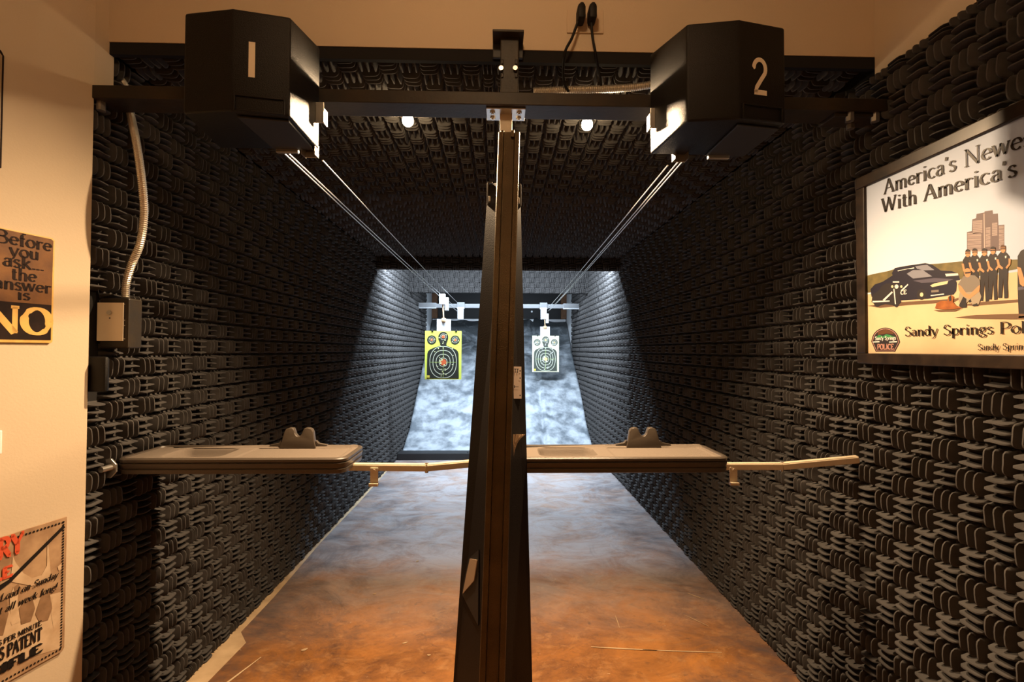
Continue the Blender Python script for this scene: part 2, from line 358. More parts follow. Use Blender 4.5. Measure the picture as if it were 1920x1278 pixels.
def foam_sheet(name, org, du, dv, nrm, nu, nv, parity, fine, parent, ulim=1e9, vlim=1e9, skip=None):
    org, du, dv, nrm = [np.array(a, float) for a in (org, du, dv, nrm)]
    pts, quads = TPL[fine]
    VS, QS, off = [], [], 0
    flipn = np.dot(np.cross(du, dv), nrm) < 0
    for i in range(nu):
        if i * CELL >= ulim - 0.01: continue
        for j in range(nv):
            if j * CELL >= vlim - 0.01 or (skip and skip(i, j)): continue
            p = pts.copy(); turned = (i + j + parity) % 2
            if turned: p = p[:, [1, 0, 2]]
            p[:, 2] *= FH * (0.93 + 0.12 * rng.random())
            sk = (rng.random(2) - .5) * 0.06 * (p[:, 2:3] / FH)
            p[:, 0:2] += sk + 0.022 * np.sin(5.5 * p[:, [1, 0]] + rng.random() * 6) * (p[:, 2:3] / FH)
            su = min(1.0, (ulim - i * CELL) / CELL); sv = min(1.0, (vlim - j * CELL) / CELL)
            P = org + (i + p[:, 0:1] * su) * CELL * du + (j + p[:, 1:2] * sv) * CELL * dv + p[:, 2:3] * nrm
            VS.append(P); q = quads if (bool(turned) == bool(flipn)) else quads[:, ::-1]
            QS.append(q + off); off += len(P)
    VS = np.concatenate(VS); QS = np.concatenate(QS)
    me = bpy.data.meshes.new(name); me.vertices.add(len(VS)); me.vertices.foreach_set('co', VS.astype(np.float32).ravel())
    n = len(QS); me.loops.add(n * 4); me.polygons.add(n)
    me.loops.foreach_set('vertex_index', QS.astype(np.int32).ravel())
    me.polygons.foreach_set('loop_start', np.arange(0, n * 4, 4, dtype=np.int32))
    me.update(calc_edges=True)
    me.materials.append(FOAM)
    if fine:
        me.polygons.foreach_set('use_smooth', np.ones(n, bool)); me.set_sharp_from_angle(angle=math.radians(48))
    o = bpy.data.objects.new(name, me); C.objects.link(o); o.parent = parent; o['kind'] = 'structure'
    return o

XL, XR = -1.230, 1.207      # foam backing planes of the lane walls
HC = 0.936                  # foam backing plane of the ceiling (above the eye)
SEAMH = -0.225
YB, YH, YE = 4.60, 6.25, 7.75

# floor
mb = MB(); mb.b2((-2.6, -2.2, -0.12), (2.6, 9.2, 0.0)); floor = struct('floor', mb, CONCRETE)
mb = MB()
pts = [(-1.230, 1.2), (-1.125, 1.2), (-1.13, 1.75), (-1.105, 2.12), (-1.17, 2.2), (-1.165, 2.5), (-1.185, 3.2), (-1.175, 4.0), (-1.19, 5.4), (-1.230, 5.4)]
mb.prism([(x, y, 0.0004) for x, y in pts], (0, 0, 0.0012)); struct('edge_strip', mb, BARECON, floor)
mb = MB()
for (x0, y0), (x1, y1), wd in (((-1.10, 1.72), (-0.99, 2.02), .012), ((0.62, 2.035), (0.95, 2.01), .007), ((0.40, 2.06), (0.68, 2.03), .010), ((-.84, 2.06), (-.82, 2.075), .02), ((-.66, 2.52), (-.645, 2.53), .014), ((-.42, 2.1), (-.40, 2.11), .01), ((.56, 2.2), (.565, 2.3), .004), ((1.0, 2.5), (1.06, 2.44), .008), ((-.5, 2.9), (-.49, 2.92), .016), ((.98, 2.2), (.9, 2.3), .004), ((-.3, 2.02), (-.285, 2.02), .012)):
    d = Vector((x1 - x0, y1 - y0, 0)); nrm = Vector((-d.y, d.x, 0)).normalized() * wd / 2
    a, b = Vector((x0, y0, .0020)), Vector((x1, y1, .0020)); mid = (a + b) / 2 + nrm * .6
    mb.prism([a - nrm * .4, (a + b) / 2 - nrm, b - nrm * .3, b + nrm * .3, mid, a + nrm * .5], (0, 0, .0006))
struct('paint_scrapes', mb, BARECON, floor)

# range walls and their foam sheets
def range_wall(name, xb, side, y0, y1, seams, par0):
    mb = MB(); lo = min(xb, xb + side * .12); hi = max(xb, xb + side * .12)
    mb.b2((lo, y0, 0), (hi, y1, H0 + 1.2)); wl = struct(name, mb, FOAMB)
    for k in range(len(seams) - 1):
        a, b = seams[k], seams[k + 1]; n = int(math.ceil((b - a) / CELL - .02))
        top = H0 + HC - FH * .4 if b <= YB + .02 else H0 + 1.16
        if side > 0 and b <= 1.7: top = H0 + .874
        skip = (lambda i, j: i == 0 and (SEAMH + (j + .5) * CELL > .77 or -.15 < SEAMH + (j + .5) * CELL < .20)) if side < 0 and k == 0 else None
        fine = a < 3.2
        zt = top - (H0 + SEAMH)
        foam_sheet('acoustic_foam', (xb, a, H0 + SEAMH), (0, 1, 0), (0, 0, 1), (-side, 0, 0), n, int(math.ceil(zt / CELL)), (k + par0) % 2, fine, wl, b - a - .003, zt, skip)
        zb = H0 + SEAMH - .003
        foam_sheet('acoustic_foam', (xb, a, zb), (0, 1, 0), (0, 0, -1), (-side, 0, 0), n, int(math.ceil(zb / CELL)), (k + par0 + 1) % 2, fine, wl, b - a - .003, zb)
    return wl
range_wall('wall_left', XL, -1, 1.41, YE, [1.412, 1.907, 3.245, 4.585, 5.92, 7.26, YE], 0)
range_wall('wall_right', XR, 1, -0.30, YE, [-0.28, 0.26, 1.60, 2.94, 4.28, 5.615, 6.95, YE], 1)

# range ceiling, baffle, recess and far header
mb = MB(); mb.b2((XL, 1.47, H0 + HC), (XR, YB + .08, H0 + HC + .1)); rc = struct('ceiling_range', mb, FOAMB)
ys = [1.478, 2.816, 4.154, YB]; xs = [XL + .03, -0.02, XR - .03]
for k in range(3):
    for q in range(2):
        a, b = ys[k], ys[k + 1]; xa, xb_ = xs[q], xs[q + 1]
        foam_sheet('acoustic_foam', (xa, a, H0 + HC), (1, 0, 0), (0, 1, 0), (0, 0, -1), int(math.ceil((xb_ - xa) / CELL)), int(math.ceil((b - a) / CELL)), (k + q) % 2, k == 0, rc, xb_ - xa - .003, b - a - .003)
mb = MB(); mb.b2((XL, YB, H0 + 0.785), (XR, YB + .05, H0 + HC + .3)); bf = struct('trim_1', mb, FOAMB)
foam_sheet('acoustic_foam', (XL + .03, YB, H0 + 0.778), (1, 0, 0), (0, 0, 1), (0, -1, 0), 36, 2, 0, False, bf)
mb = MB(); mb.b2((XL, YB + .05, H0 + 1.18), (XR, 9.0, H0 + 1.28)); struct('ceiling_recess', mb, DARKBOARD)
mb = MB(); mb.b2((XL, YH, H0 + 0.755), (XR, YH + .07, H0 + 1.18)); hd = struct('trim_2', mb, FOAMB)
foam_sheet('acoustic_foam', (XL + .02, YH, H0 + 0.757), (1, 0, 0), (0, 0, 1), (0, -1, 0), 36, 7, 1, False, hd, 2.42, .42)

# front room shell
LWP = Vector((-1.2, 1.41, 0)); LA = math.radians(11.5); LD = Vector((math.sin(LA), math.cos(LA), 0)); LN = Vector((math.cos(LA), -math.sin(LA), 0))
far = LWP - LD * 3.6
CEILZ = 2.70
mb = MB(); mb.prism([LWP, far, far - LN * .12, LWP - LN * .05 + Vector((-.05, 0, 0))], (0, 0, CEILZ)); wfl = struct('wall_front_left', mb, PAINT)
# part of the wall that runs up beside the opening, above the crossbar
mb = MB(); mb.prism([(-1.2, 1.41, H0 + .777), (-1.196, 1.474, H0 + .777), (-1.26, 1.474, H0 + .777), (-1.26, 1.41, H0 + .777)], (0, 0, CEILZ - H0 - .777)); struct('wall_left_reveal', mb, PAINT)
mb = MB(); mb.b2((-1.26, 1.455, H0 + 0.937), (1.32, 1.47, CEILZ)); struct('wall_front', mb, PAINT)
mb = MB(); mb.b2((-1.24, 1.458, H0 + 0.900), (1.215, 1.474, H0 + 0.937)); struct('trim_3', mb, FOAMB)
mb = MB(); mb.b2((1.19, -2.15, H0 + 0.876), (1.32, 1.455, CEILZ)); struct('wall_front_right', mb, PAINT)
mb = MB(); mb.b2((1.19, -2.15, 0), (1.335, -.30, H0 + .885)); struct('wall_side_right', mb, PAINT)
mb = MB(); mb.b2((-2.3, -2.25, 0), (1.4, -2.12, CEILZ)); struct('wall_back', mb, PAINT)
mb = MB(); mb.b2((-2.3, -2.25, CEILZ), (1.4, 1.53, CEILZ + .1)); struct('ceiling', mb, PAINT)

# ------------------------------------------------------------------ bullet trap at the far end
def sheet_mat():
    mt = mat('grey_ballistic_rubber', (0.44, 0.47, 0.50), 0.40, noise=(0.15, 0.17, 0.19), nscale=6.5, bump=0.7, bscale=26, nlo=.40, nhi=.64)
    nt = mt.node_tree; N = nt.nodes; L = nt.links; b = N['Principled BSDF']
    src = b.inputs['Base Color'].links[0].from_socket
    tc = N.new('ShaderNodeTexCoord'); sx = N.new('ShaderNodeSeparateXYZ'); L.new(tc.outputs['Object'], sx.inputs[0])
    n = N.new('ShaderNodeTexNoise'); n.inputs['Scale'].default_value = 2.8; n.inputs['Detail'].default_value = 14; n.inputs['Roughness'].default_value = .72; n.inputs['Distortion'].default_value = .7
    L.new(tc.outputs['Object'], n.inputs['Vector'])
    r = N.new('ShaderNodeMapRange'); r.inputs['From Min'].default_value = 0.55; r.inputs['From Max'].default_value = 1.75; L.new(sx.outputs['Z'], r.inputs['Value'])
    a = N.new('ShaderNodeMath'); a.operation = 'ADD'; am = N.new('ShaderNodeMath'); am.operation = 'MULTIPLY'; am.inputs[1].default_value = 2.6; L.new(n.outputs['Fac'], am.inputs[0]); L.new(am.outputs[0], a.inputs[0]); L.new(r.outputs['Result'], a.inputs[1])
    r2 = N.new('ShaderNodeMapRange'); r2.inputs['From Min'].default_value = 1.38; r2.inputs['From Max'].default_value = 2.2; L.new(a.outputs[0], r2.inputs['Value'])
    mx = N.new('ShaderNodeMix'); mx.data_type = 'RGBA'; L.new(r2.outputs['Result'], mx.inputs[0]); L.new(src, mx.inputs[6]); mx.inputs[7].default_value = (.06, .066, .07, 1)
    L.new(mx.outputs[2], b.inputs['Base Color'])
    return mt
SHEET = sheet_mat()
mb = MB()
from mathutils import noise as mnoise
prof = [(5.78, -1.27), (5.95, -1.22), (6.30, -1.02), (6.68, -.72), (7.22, -.33), (7.75, 0.05), (8.05, .30), (8.30, .53)]
def prof_at(t):
    k = t * (len(prof) - 1); i = min(int(k), len(prof) - 2); f = k - i
    return prof[i][0] * (1 - f) + prof[i + 1][0] * f, prof[i][1] * (1 - f) + prof[i + 1][1] * f
NX, NT = 96, 90; grid = []
for j in range(NT + 1):
    row = []
    for i in range(NX + 1):
        x = -1.185 + 2.355 * i / NX; y, h = prof_at(j / NT)
        n1 = mnoise.noise((x * 1.9, y * 1.5, 3.1)) * .075 + mnoise.noise((x * 5.0 + y * 2, y * 2.4 - x, 7.7)) * .035
        crease = -.06 * math.exp(-((x - .575) / .022) ** 2) + .03 * math.exp(-((x - .63) / .04) ** 2)
        env = min(1, j / 6)
        row.append(mb.bm.verts.new((x, y + (n1 * .6 + crease * .5) * env, h + H0 + max(n1 + crease, -.02 if j < 4 else -1) * env)))
    grid.append(row)
for j in range(NT):
    for i in range(NX): mb.bm.faces.new((grid[j][i], grid[j][i + 1], grid[j + 1][i + 1], grid[j + 1][i]))
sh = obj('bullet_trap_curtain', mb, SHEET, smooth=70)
mod = sh.modifiers.new('thickness', 'SOLIDIFY'); mod.thickness = 0.012; mod.offset = -1
tag(sh, 'wrinkled grey rubber sheet sloping up the far end of the range', 'bullet trap curtain')
mb = MB(); mb.b2((-1.19, 5.55, 0.0), (1.165, 5.72, 0.078), .006); mb.sphere((-.36, 5.6, .078), .02, (1, 1, .6))
tag(obj('kerb', mb, DARKBOARD), 'low black kerb on the floor in front of the rubber curtain', 'kerb')
mb = MB(); mb.b2((-1.2, 8.42, H0 + .5), (1.2, 8.47, H0 + 1.18))
hb = thing('backboard', 'black upright board with small bolts above the rubber curtain', 'board', (0, 8.42, H0 + .5))
hbp = obj('panel', mb, DARKBOARD, hb)
for x, h in ((-.33, .79), (-.33, .68), (.13, .77), (.13, .67), (.57, .79), (-.85, .78), (.95, .77), (.57, .69)):
    mb = MB(); mb.cyl(V(x, 8.42, h), V(x, 8.405, h), .016, 12); obj('bolt', mb, GALV, hbp)
mb = MB(); mb.b2((-1.185, 8.335, H0 + .49), (1.17, 8.414, H0 + .55), .004)
tag(obj('steel_ledge', mb, GALV), 'pale metal ledge along the top of the rubber curtain', 'ledge')
for s, nm, xx in ((-1, 'left', -1.20), (1, 'right', 1.185)):
    mb = MB(); x0, x1 = sorted((xx, xx + s * .02))
    mb.prism([(x0, 7.76, 0.6), (x0, 7.76, H0 + 1.15), (x0, 8.41, H0 + 1.15), (x0, 8.41, H0 + .50), (x0, 8.0, H0 + .2)], (x1 - x0, 0, 0))
    tag(obj('side_panel', mb, WHITE), 'white side panel %s of the rubber curtain' % nm, 'panel')
    mb = MB(); x0, x1 = sorted((xx - s * .004, xx - s * .10)); mb.b2((x0, 8.33, H0 + .556), (x1, 8.415, H0 + 1.15), .004)
    tag(obj('timber_post', mb, WOODBR), 'brown timber post at the %s end of the black backboard' % nm, 'post')

# light fittings that feed the far end
for y, h, nm in ((4.86, 1.06, 'dangling foam baffle'), (6.55, 1.005, 'far foam header')):
    t = thing('tube_light', 'long white tube light tucked up behind the %s' % nm.replace('dangling ', ''), 'light', (0, y, H0 + h))
    mb = MB(); mb.b2((-1.12, y - .05, H0 + h + .01), (1.12, y + .05, H0 + 1.181), .004); obj('housing', mb, WHITE, t)
    mb = MB(); mb.cyl(V(-1.1, y, h), V(1.1, y, h), .012, 10); obj('tube', mb, emis('cool_tube', COOL, 4), t)

# end rail with pulleys
rail = thing('end_rail', 'galvanised rail across the far end carrying the cable pulleys', 'rail', (0, 7.0, H0 + .66))
pL, pR = atY(790, 572, 7.0), atY(1090, 574, 7.0)
hz = (pL.z + pR.z) / 2 - .005
mb = MB(); mb.b2((-1.0, 6.985, hz - .030), (1.0, 7.02, hz + .030), .003); obj('bar', mb, GALV, rail)
for s, xx in ((-1, XL + .02), (1, XR - .02)):
    mb = MB(); a, b = sorted((xx, s * .94)); mb.b2((a, 6.975, hz - .042), (b, 7.03, hz + .042), .003); obj('end_sleeve', mb, GALV, rail)
def pulley(px):
    p = atY(px, 578, 6.98)
    mb = MB(); mb.b2((p.x - .055, 6.955, hz - .045), (p.x + .055, 7.04, hz + .05), .004)
    o = obj('saddle', mb, GALV, rail)
    mb = MB(); mb.b2((p.x - .045, 6.93, hz - .20), (p.x + .045, 6.97, hz - .04), .004); obj('pulley_housing', mb, GALV, o)
    return p
pulley(864); pulley(1019)

# ------------------------------------------------------------------ overhead steel
BF, BBK, BZ0, BZ1 = 1.405, 1.492, H0 + .737, H0 + .776
bar = thing('crossbar', 'long black steel crossbar spanning both lanes under the cream header', 'beam', (0, 1.45, BZ0))
def roll(x): return 0.0
mb = MB(); mb.prism([(-1.252, BF, BZ1), (-1.252, BF, BZ0 + .014), (-1.228, BF, BZ0), (1.205, BF, BZ0), (1.205, BF, BZ1)], (0, BBK - BF, 0), .002); obj('beam', mb, BLACKST, bar)
mb = MB(); mb.b2((1.03, BF + .01, BZ0 - .012), (1.205, BBK, BZ0), .002); obj('end_bracket', mb, BLACKST, bar)
for x, y in ((1.08, 1.42), (1.16, 1.42), (1.12, 1.47), (-1.195, 1.43)):
    mb = MB(); mb.cyl((x, y, BZ0 + .001), (x, y, BZ0 - .026), .012, 6); obj('bolt', mb, ZINC, bar)

hp = thing('hanger_post', 'perforated rusty steel post above the crossbar, bolted up to the header', 'post', (0.03, 1.44, BZ1))
a = atY(938, 160, 1.44); b = atY(972, 160, 1.44); t = atY(953, 92, 1.44)
mb = MB(); mb.b2((a.x, 1.415, BZ1), (b.x, 1.452, H0 + .955), .003)
obj('strut', mb, BLACKST, hp)
a2 = atY(924, 70, 1.44); b2 = atY(981, 95, 1.44)
mb = MB(); mb.b2((a2.x, 1.445, H0 + .905), (b2.x, 1.456, H0 + .955), .002); obj('top_plate', mb, DARKBOARD, hp)
mb = MB(); mb.b2((a2.x, 1.39, H0 + .949), (b2.x, 1.456, H0 + .957), .002); obj('top_plate', mb, BLACKST, hp)
for px in (939.5, 966):
    p = atY(px, 129, 1.412); mb = MB(); mb.cyl(p, p + Vector((0, -.006, 0)), .007, 14); obj('bolt', mb, ZINC, hp)
    for py in (116, 141):
        p = atY(px + 2, py, 1.413); mb = MB(); mb.box(p, (.008, .002, .014), .002); obj('slot', mb, DARKBOARD, hp)

# ------------------------------------------------------------------ carrier housings
def housing(x0, num, label):
    zf, zb, hb_, ht, htb = 1.17, 1.395, .588, .845, .892
    t = thing('carrier_housing', label, 'target carrier housing', (x0, 1.3, H0 + hb_), 'numbered target carrier housings')
    L_, R_, rid = x0 - .132, x0 + .128, x0 - .004
    fl = .012
    top = [V(L_, zf + .018, ht - .004), V(rid, zf, ht), V(R_, zf + .024, ht - .004), V(R_ - .002, zb, htb), V(L_ - .03, zb, htb)]
    bot = [V(L_, zf + .018, hb_), V(rid, zf, hb_), V(R_, zf + .024, hb_), V(R_ - .002, zb, hb_), V(L_ - .03, zb, hb_)]
    mb = MB(); tb = bmesh.new()
    va = [tb.verts.new(p) for p in top]; vb = [tb.verts.new(p) for p in bot]
    tb.faces.new(va); tb.faces.new(vb[::-1])
    for i in range(5): tb.faces.new((va[i], vb[i], vb[(i + 1) % 5], va[(i + 1) % 5]))
    bmesh.ops.recalc_face_normals(tb, faces=list(tb.faces))
    bmesh.ops.bevel(tb, geom=list(tb.edges), offset=.006, segments=3, affect='EDGES', profile=.5)
    mb.add(tb); obj('shell', mb, BLACKPL, t, smooth=40)
    # lower right hatch on the front with a raised rim, and the slot cover underneath
    ux = (V(R_, zf + .024, 0) - V(rid, zf, 0)).normalized(); n = Vector((ux.y, -ux.x, 0))
    o0 = V(rid, zf, hb_) + ux * .006
    Lw = .118
    mb = MB()
    for c0, c1 in (((0, .037), (Lw, .041)), ((0, .0), (Lw, .004)), ((0, 0), (.004, .041)), ((Lw - .004, 0), (Lw, .041))):
        c = o0 + ux * (c0[0] + c1[0]) / 2 + Vector((0, 0, (c0[1] + c1[1]) / 2)) + n * .001
        mb.box(c, (c1[0] - c0[0], .006, c1[1] - c0[1]), .0018, Matrix((ux, -n, Vector((0, 0, 1)))).transposed())
    obj('hatch_rim', mb, BLACKPL, t, smooth=40)
    mb = MB(); mb.prism([V(rid + .004, zf + .02, hb_ - .001), V(R_ - .008, zf + .04, hb_ - .001), V(R_ - .012, zb - .01, hb_ - .001), V(rid + .004, zb - .01, hb_ - .001)], (0, 0, -.006), .002)
    obj('underside_cover', mb, DARKBOARD, t)
    mb = MB(); mb.b2((rid + .012, zb - .018, H0 + hb_ - .016), (rid + .075, zb - .004, H0 + hb_ - .005), .002); obj('slot_bar', mb, ZINC, t)
    # number
    mb = MB(); 
    if num == 1:
        c = o0 + ux * .040 + Vector((0, 0, .132)); w2, h2 = .0075, .0445
        flat(mb, [c - ux * w2 - Vector((0, 0, h2)) + n * .0012, c + ux * w2 - Vector((0, 0, h2)) + n * .0012, c + ux * w2 + Vector((0, 0, h2)) + n * .0012, c - ux * w2 + Vector((0, 0, h2)) + n * .0012], n)
    else:
        pts = [(.05, .74)] + arc(.35, .72, .29, .27, 175, -30, 16) + [(.42, .40), (.2, .16), (.16, .0)]
        org = o0 + ux * .030 + Vector((0, 0, .072)); hh = .087
        up = Vector((0, 0, 1))
        def P(x, y): return org + ux * (x * hh * .68) + up * (y * hh) + n * .0012
        for seg in (pts,):
            Ls, Rs = [], []
            for i, p in enumerate(seg):
                q0 = seg[max(i - 1, 0)]; q1 = seg[min(i + 1, len(seg) - 1)]; dx, dy = q1[0] - q0[0], q1[1] - q0[1]; l = math.hypot(dx, dy); wv = .088
                Ls.append(P(p[0] - dy / l * wv, p[1] + dx / l * wv * .75)); Rs.append(P(p[0] + dy / l * wv, p[1] - dx / l * wv * .75))
            for i in range(len(seg) - 1): flat(mb, [Ls[i], Rs[i], Rs[i + 1], Ls[i + 1]], n)
        flat(mb, [P(.08, -.06), P(.70, -.06), P(.70, .09), P(.08, .09)], n)
    obj('number', mb, NUM, t)
    # zinc tab on the inner back edge and the pulley bracket below it
    s = 1 if num == 1 else -1
    xi = R_ if num == 1 else L_ - .02
    mb = MB(); mb.b2((xi - .002 if s > 0 else xi - .018, zb - .03, H0 + .655), (xi + .022 if s > 0 else xi + .004, zb - .026, H0 + .715), .001)
    mb.b2((xi + .018 if s > 0 else xi - .020, zb - .03, H0 + .655), (xi + .022 if s > 0 else xi - .016, zb + .0, H0 + .70), .001); obj('side_tab', mb, ZINC, t)
    pc = atY(590 if num == 1 else 1267, 293 if num == 1 else 301, 1.42)
    mb = MB(); mb.b2((pc.x - .020, 1.395, pc.z - .014), (pc.x + .020, 1.399, H0 + .60), .001); mb.b2((pc.x - .020, 1.37, pc.z - .014), (pc.x - .017, 1.40, H0 + .60)); mb.b2((pc.x + .017, 1.37, pc.z - .014), (pc.x + .020, 1.40, H0 + .60))
    obj('pulley_bracket', mb, ZINC, t)
    return t
housing(-.661, 1, 'black angular carrier housing marked 1, over the left lane')
housing(.611, 2, 'black angular carrier housing marked 2, over the right lane')

# ------------------------------------------------------------------ guide cables
def cable(p0, p1, label, grp):
    mb = MB(); n = 10; pts = []
    for i in range(n + 1):
        f = i / n; p = p0.lerp(p1, f); p.z -= .012 * 4 * f * (1 - f); pts.append(p)
    mb.tube(pts, .0022, 6); tag(obj('guide_cable', mb, WIRE), label, 'cable', grp)
G1, G2 = 'guide cables of the left lane', 'guide cables of the right lane'
cable(atY(526, 281, 1.40), atY(857, 583, 6.95), 'one of the twin steel cables running down the left lane from the housing slot', G1)
cable(atY(534, 281, 1.40), atY(861, 581, 6.95), 'one of the twin steel cables running down the left lane from the housing slot', G1)
cable(atY(605, 301, 1.41), atY(864, 573, 6.95), 'single steel cable running down the left lane from the pulley bracket', G1)
cable(atY(1276, 298, 1.41), atY(1028, 583, 6.95), 'one of the twin steel cables running down the right lane from the bracket', G2)
cable(atY(1283, 299, 1.41), atY(1031, 581, 6.95), 'one of the twin steel cables running down the right lane from the bracket', G2)
cable(atY(1252, 310, 1.41), atY(1022, 583, 6.95), 'single steel cable running down the right lane beside the twin cables', G2)

# ------------------------------------------------------------------ lamps
for k, L in enumerate(LAMPS):
    t = thing('ceiling_lamp', 'small bare glowing lamp under the foam ceiling, %s of the divider' % ('left', 'right')[k], 'lamp', L, 'warm lamps over the lanes')
    mb = MB(); mb.sphere(L, .021, (1, 1, 1.05)); obj('bulb', mb, emis('lamp_glow', (1.0, .74, .42), 130), t, smooth=60)
    mb = MB(); mb.cyl(Vector(L) + Vector((0, .004, .018)), Vector(L) + Vector((0, .008, H0 + HC - L[2])), .014, 16); obj('holder', mb, DARKBOARD, t)

# ------------------------------------------------------------------ lane divider
dv = thing('lane_divider', 'dark upright divider between the two lanes with a channelled front edge', 'divider', (0, 1.4, 0))
def div_line(pa, pb):
    d = pb - pa; f = (0.002 - pa.z) / d.z; return pa + d * f
Tl, Tr = atY(934.5, 247, 1.42), atY(975, 247, 1.42); Bl, Br = atY(898, 1278, 1.25), atY(947, 1278, 1.25)
Bl, Br = div_line(Tl, Bl), div_line(Tr, Br)
def channel_profile(l, r):
    wv = r - l; y = Vector((0, 1, 0)); P = lambda a, d: l + wv * a + y * d
    return [P(0, .004), P(.03, 0), P(.23, 0), P(.27, .012), P(.73, .012), P(.77, 0), P(.97, 0), P(1, .004), P(1, .075), P(0, .075)]
mb = MB(); A = channel_profile(Tl, Tr); B = channel_profile(Bl, Br); mb.loft(A, B); obj('front_channel', mb, BRONZE, dv)
mb = MB(); top2 = [p + Vector((0, .002, .006)) for p in channel_profile(Tl + (Tr - Tl) * .1, Tl + (Tr - Tl) * .75)]; mb.loft([p - Vector((0, 0, .02)) for p in top2], top2); obj('top_cap', mb, BRONZE, dv)
YP = 1.5
for nm, (x0, y0), (x1, y1), l, b, s in (('left', (915, 347), (850, 1278), Tl, Bl, -1), ('right', (975.5, 350), (998, 1278), Tr, Br, 1)):
    tp, bp = atY(x0, y0, YP), atY(x1, y1, YP); bp = div_line(tp, bp)
    mt_, mbt = (Tl + Tr) / 2, (Bl + Br) / 2; fr = mt_ + (mbt - mt_) * ((mt_.z - tp.z) / (mt_.z - mbt.z)) + Vector((s * .006, .045, 0)); fb = mbt + Vector((s * .006, .045, 0))
    mb = MB(); mb.prism([fr, tp, bp], (-s * .012, 0, 0)); mb.prism([fr, bp, fb], (-s * .012, 0, 0)); obj('side_panel', mb, PANEL, dv)
    # zinc clip on the upper back corner
    mb = MB(); mb.box(tp + Vector((s * .0, -.003, -.03)), (.006, .008, .07), .002); mb.box(tp + Vector((-s * .006, -.003, .006)), (.016, .008, .005), .001); ec = obj('edge_clip', mb, BLACKST, dv)
    mb = MB(); q = tp + Vector((-s * .012, -.03, -.055)); mb.box(q + Vector((s * .006, 0, 0)), (.006, .014, .018), .002); obj('clip_bolt', mb, ZINC, ec)
    if s > 0: RP = (fr, tp, bp, fb)
    else: LPn = (fr, tp, bp, fb)
mb = MB(); a = atY(937.5, 195, 1.465); b = atY(960, 243, 1.465); mb.b2((a.x, 1.45, b.z - .25), (b.x, 1.482, BZ0 - .004), .002); obj('upright', mb, BEIGEST, dv)['label'] = 'beige steel upright'
a, b = atY(912, 196, 1.44), atY(985, 196, 1.44)
mb = MB(); mb.b2((a.x, 1.418, BZ0 - .006), (b.x, 1.492, BZ0 - .0005), .001); mpl = obj('mounting_plate', mb, ZINC, dv)
mpl['label'] = 'zinc plate bolted under the crossbar'
for fx in (.16, .84):
    for yy in (1.437, 1.472):
        mb = MB(); x = a.x + (b.x - a.x) * fx; mb.cyl((x, yy, BZ0 - .006), (x, yy, BZ0 - .011), .008, 6); mb.cyl((x, yy, BZ0 - .011), (x, yy, BZ0 - .014), .004, 10); obj('bolt', mb, ZINC, mpl)
# bits on the panel faces: plane helpers
def panel_plane(Q):
    n = (Q[1] - Q[0]).cross(Q[2] - Q[0]).normalized(); return Q[0], n
rp, rn = panel_plane(RP); rn = rn if rn.x > 0 else -rn
lp, ln = panel_plane((LPn[0], LPn[2], LPn[3])); ln = ln if ln.x < 0 else -ln
def on_panel(px, py, p, n, off): return on(px, py, p + n * off, n)
mb = MB(); q = [on_panel(x, y, rp, rn, .001) for x, y in ((962, 687), (976, 687), (976.5, 747), (961, 747))]; mb.prism(q, rn * .003)
lpz = obj('label_plate', mb, mat('pale_plate', (.70, .56, .46), .5), dv); lpz['label'] = 'pale strip plate marked TT'
mb = MB()
def pn_txt(x0, x1, y0, y1):
    flat(mb, [on_panel(x, y, rp, rn, .0048) for x, y in ((x0, y0), (x1, y0), (x1, y1), (x0, y1))], rn)
for x in (964.5, 969): pn_txt(x - .2, x + 3.6, 691, 692.3); pn_txt(x + 1.2, x + 2.3, 692, 698.5)
pn_txt(964, 972.5, 724.4, 725.3); pn_txt(964, 965.6, 722, 727)
for y in (695, 708.5, 741): pn_txt(974.2, 976.4, y - 1.2, y + 1.2)
obj('plate_marking', mb, DARKBOARD, lpz)
RIBT = mat('tan_lit_ribs', (.42, .27, .15), .5)
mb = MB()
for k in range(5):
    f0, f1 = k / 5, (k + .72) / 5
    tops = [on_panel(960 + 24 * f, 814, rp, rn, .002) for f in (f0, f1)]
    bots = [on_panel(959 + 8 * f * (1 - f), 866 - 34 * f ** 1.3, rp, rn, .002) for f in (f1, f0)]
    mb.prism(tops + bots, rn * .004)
obj('ribbed_lit_patch', mb, RIBT, dv)['label'] = 'tan ribbed light patch'  # tan ribs coloured as the light caught on the panel face
mb = MB(); mb.prism([on_panel(x, y, lp, ln, .001) for x, y in ((899, 1030), (880, 1047), (867, 1112), (898, 1172))], ln * .003); gpl = obj('opening_patch', mb, DARKBOARD, dv)  # dark plate drawn for the dark opening in the panel
mb = MB(); mb.prism([on_panel(x, y, lp, ln, .005) for x, y in ((882.5, 1047), (896, 1049), (890, 1088), (869, 1112), (876, 1076))], ln * .003); obj('opening_lit_strip', mb, mat('lit_strip_tan', (.42, .31, .22), .55), gpl)['label'] = 'tan lit strip'  # tan strip coloured as the lit patch in the opening

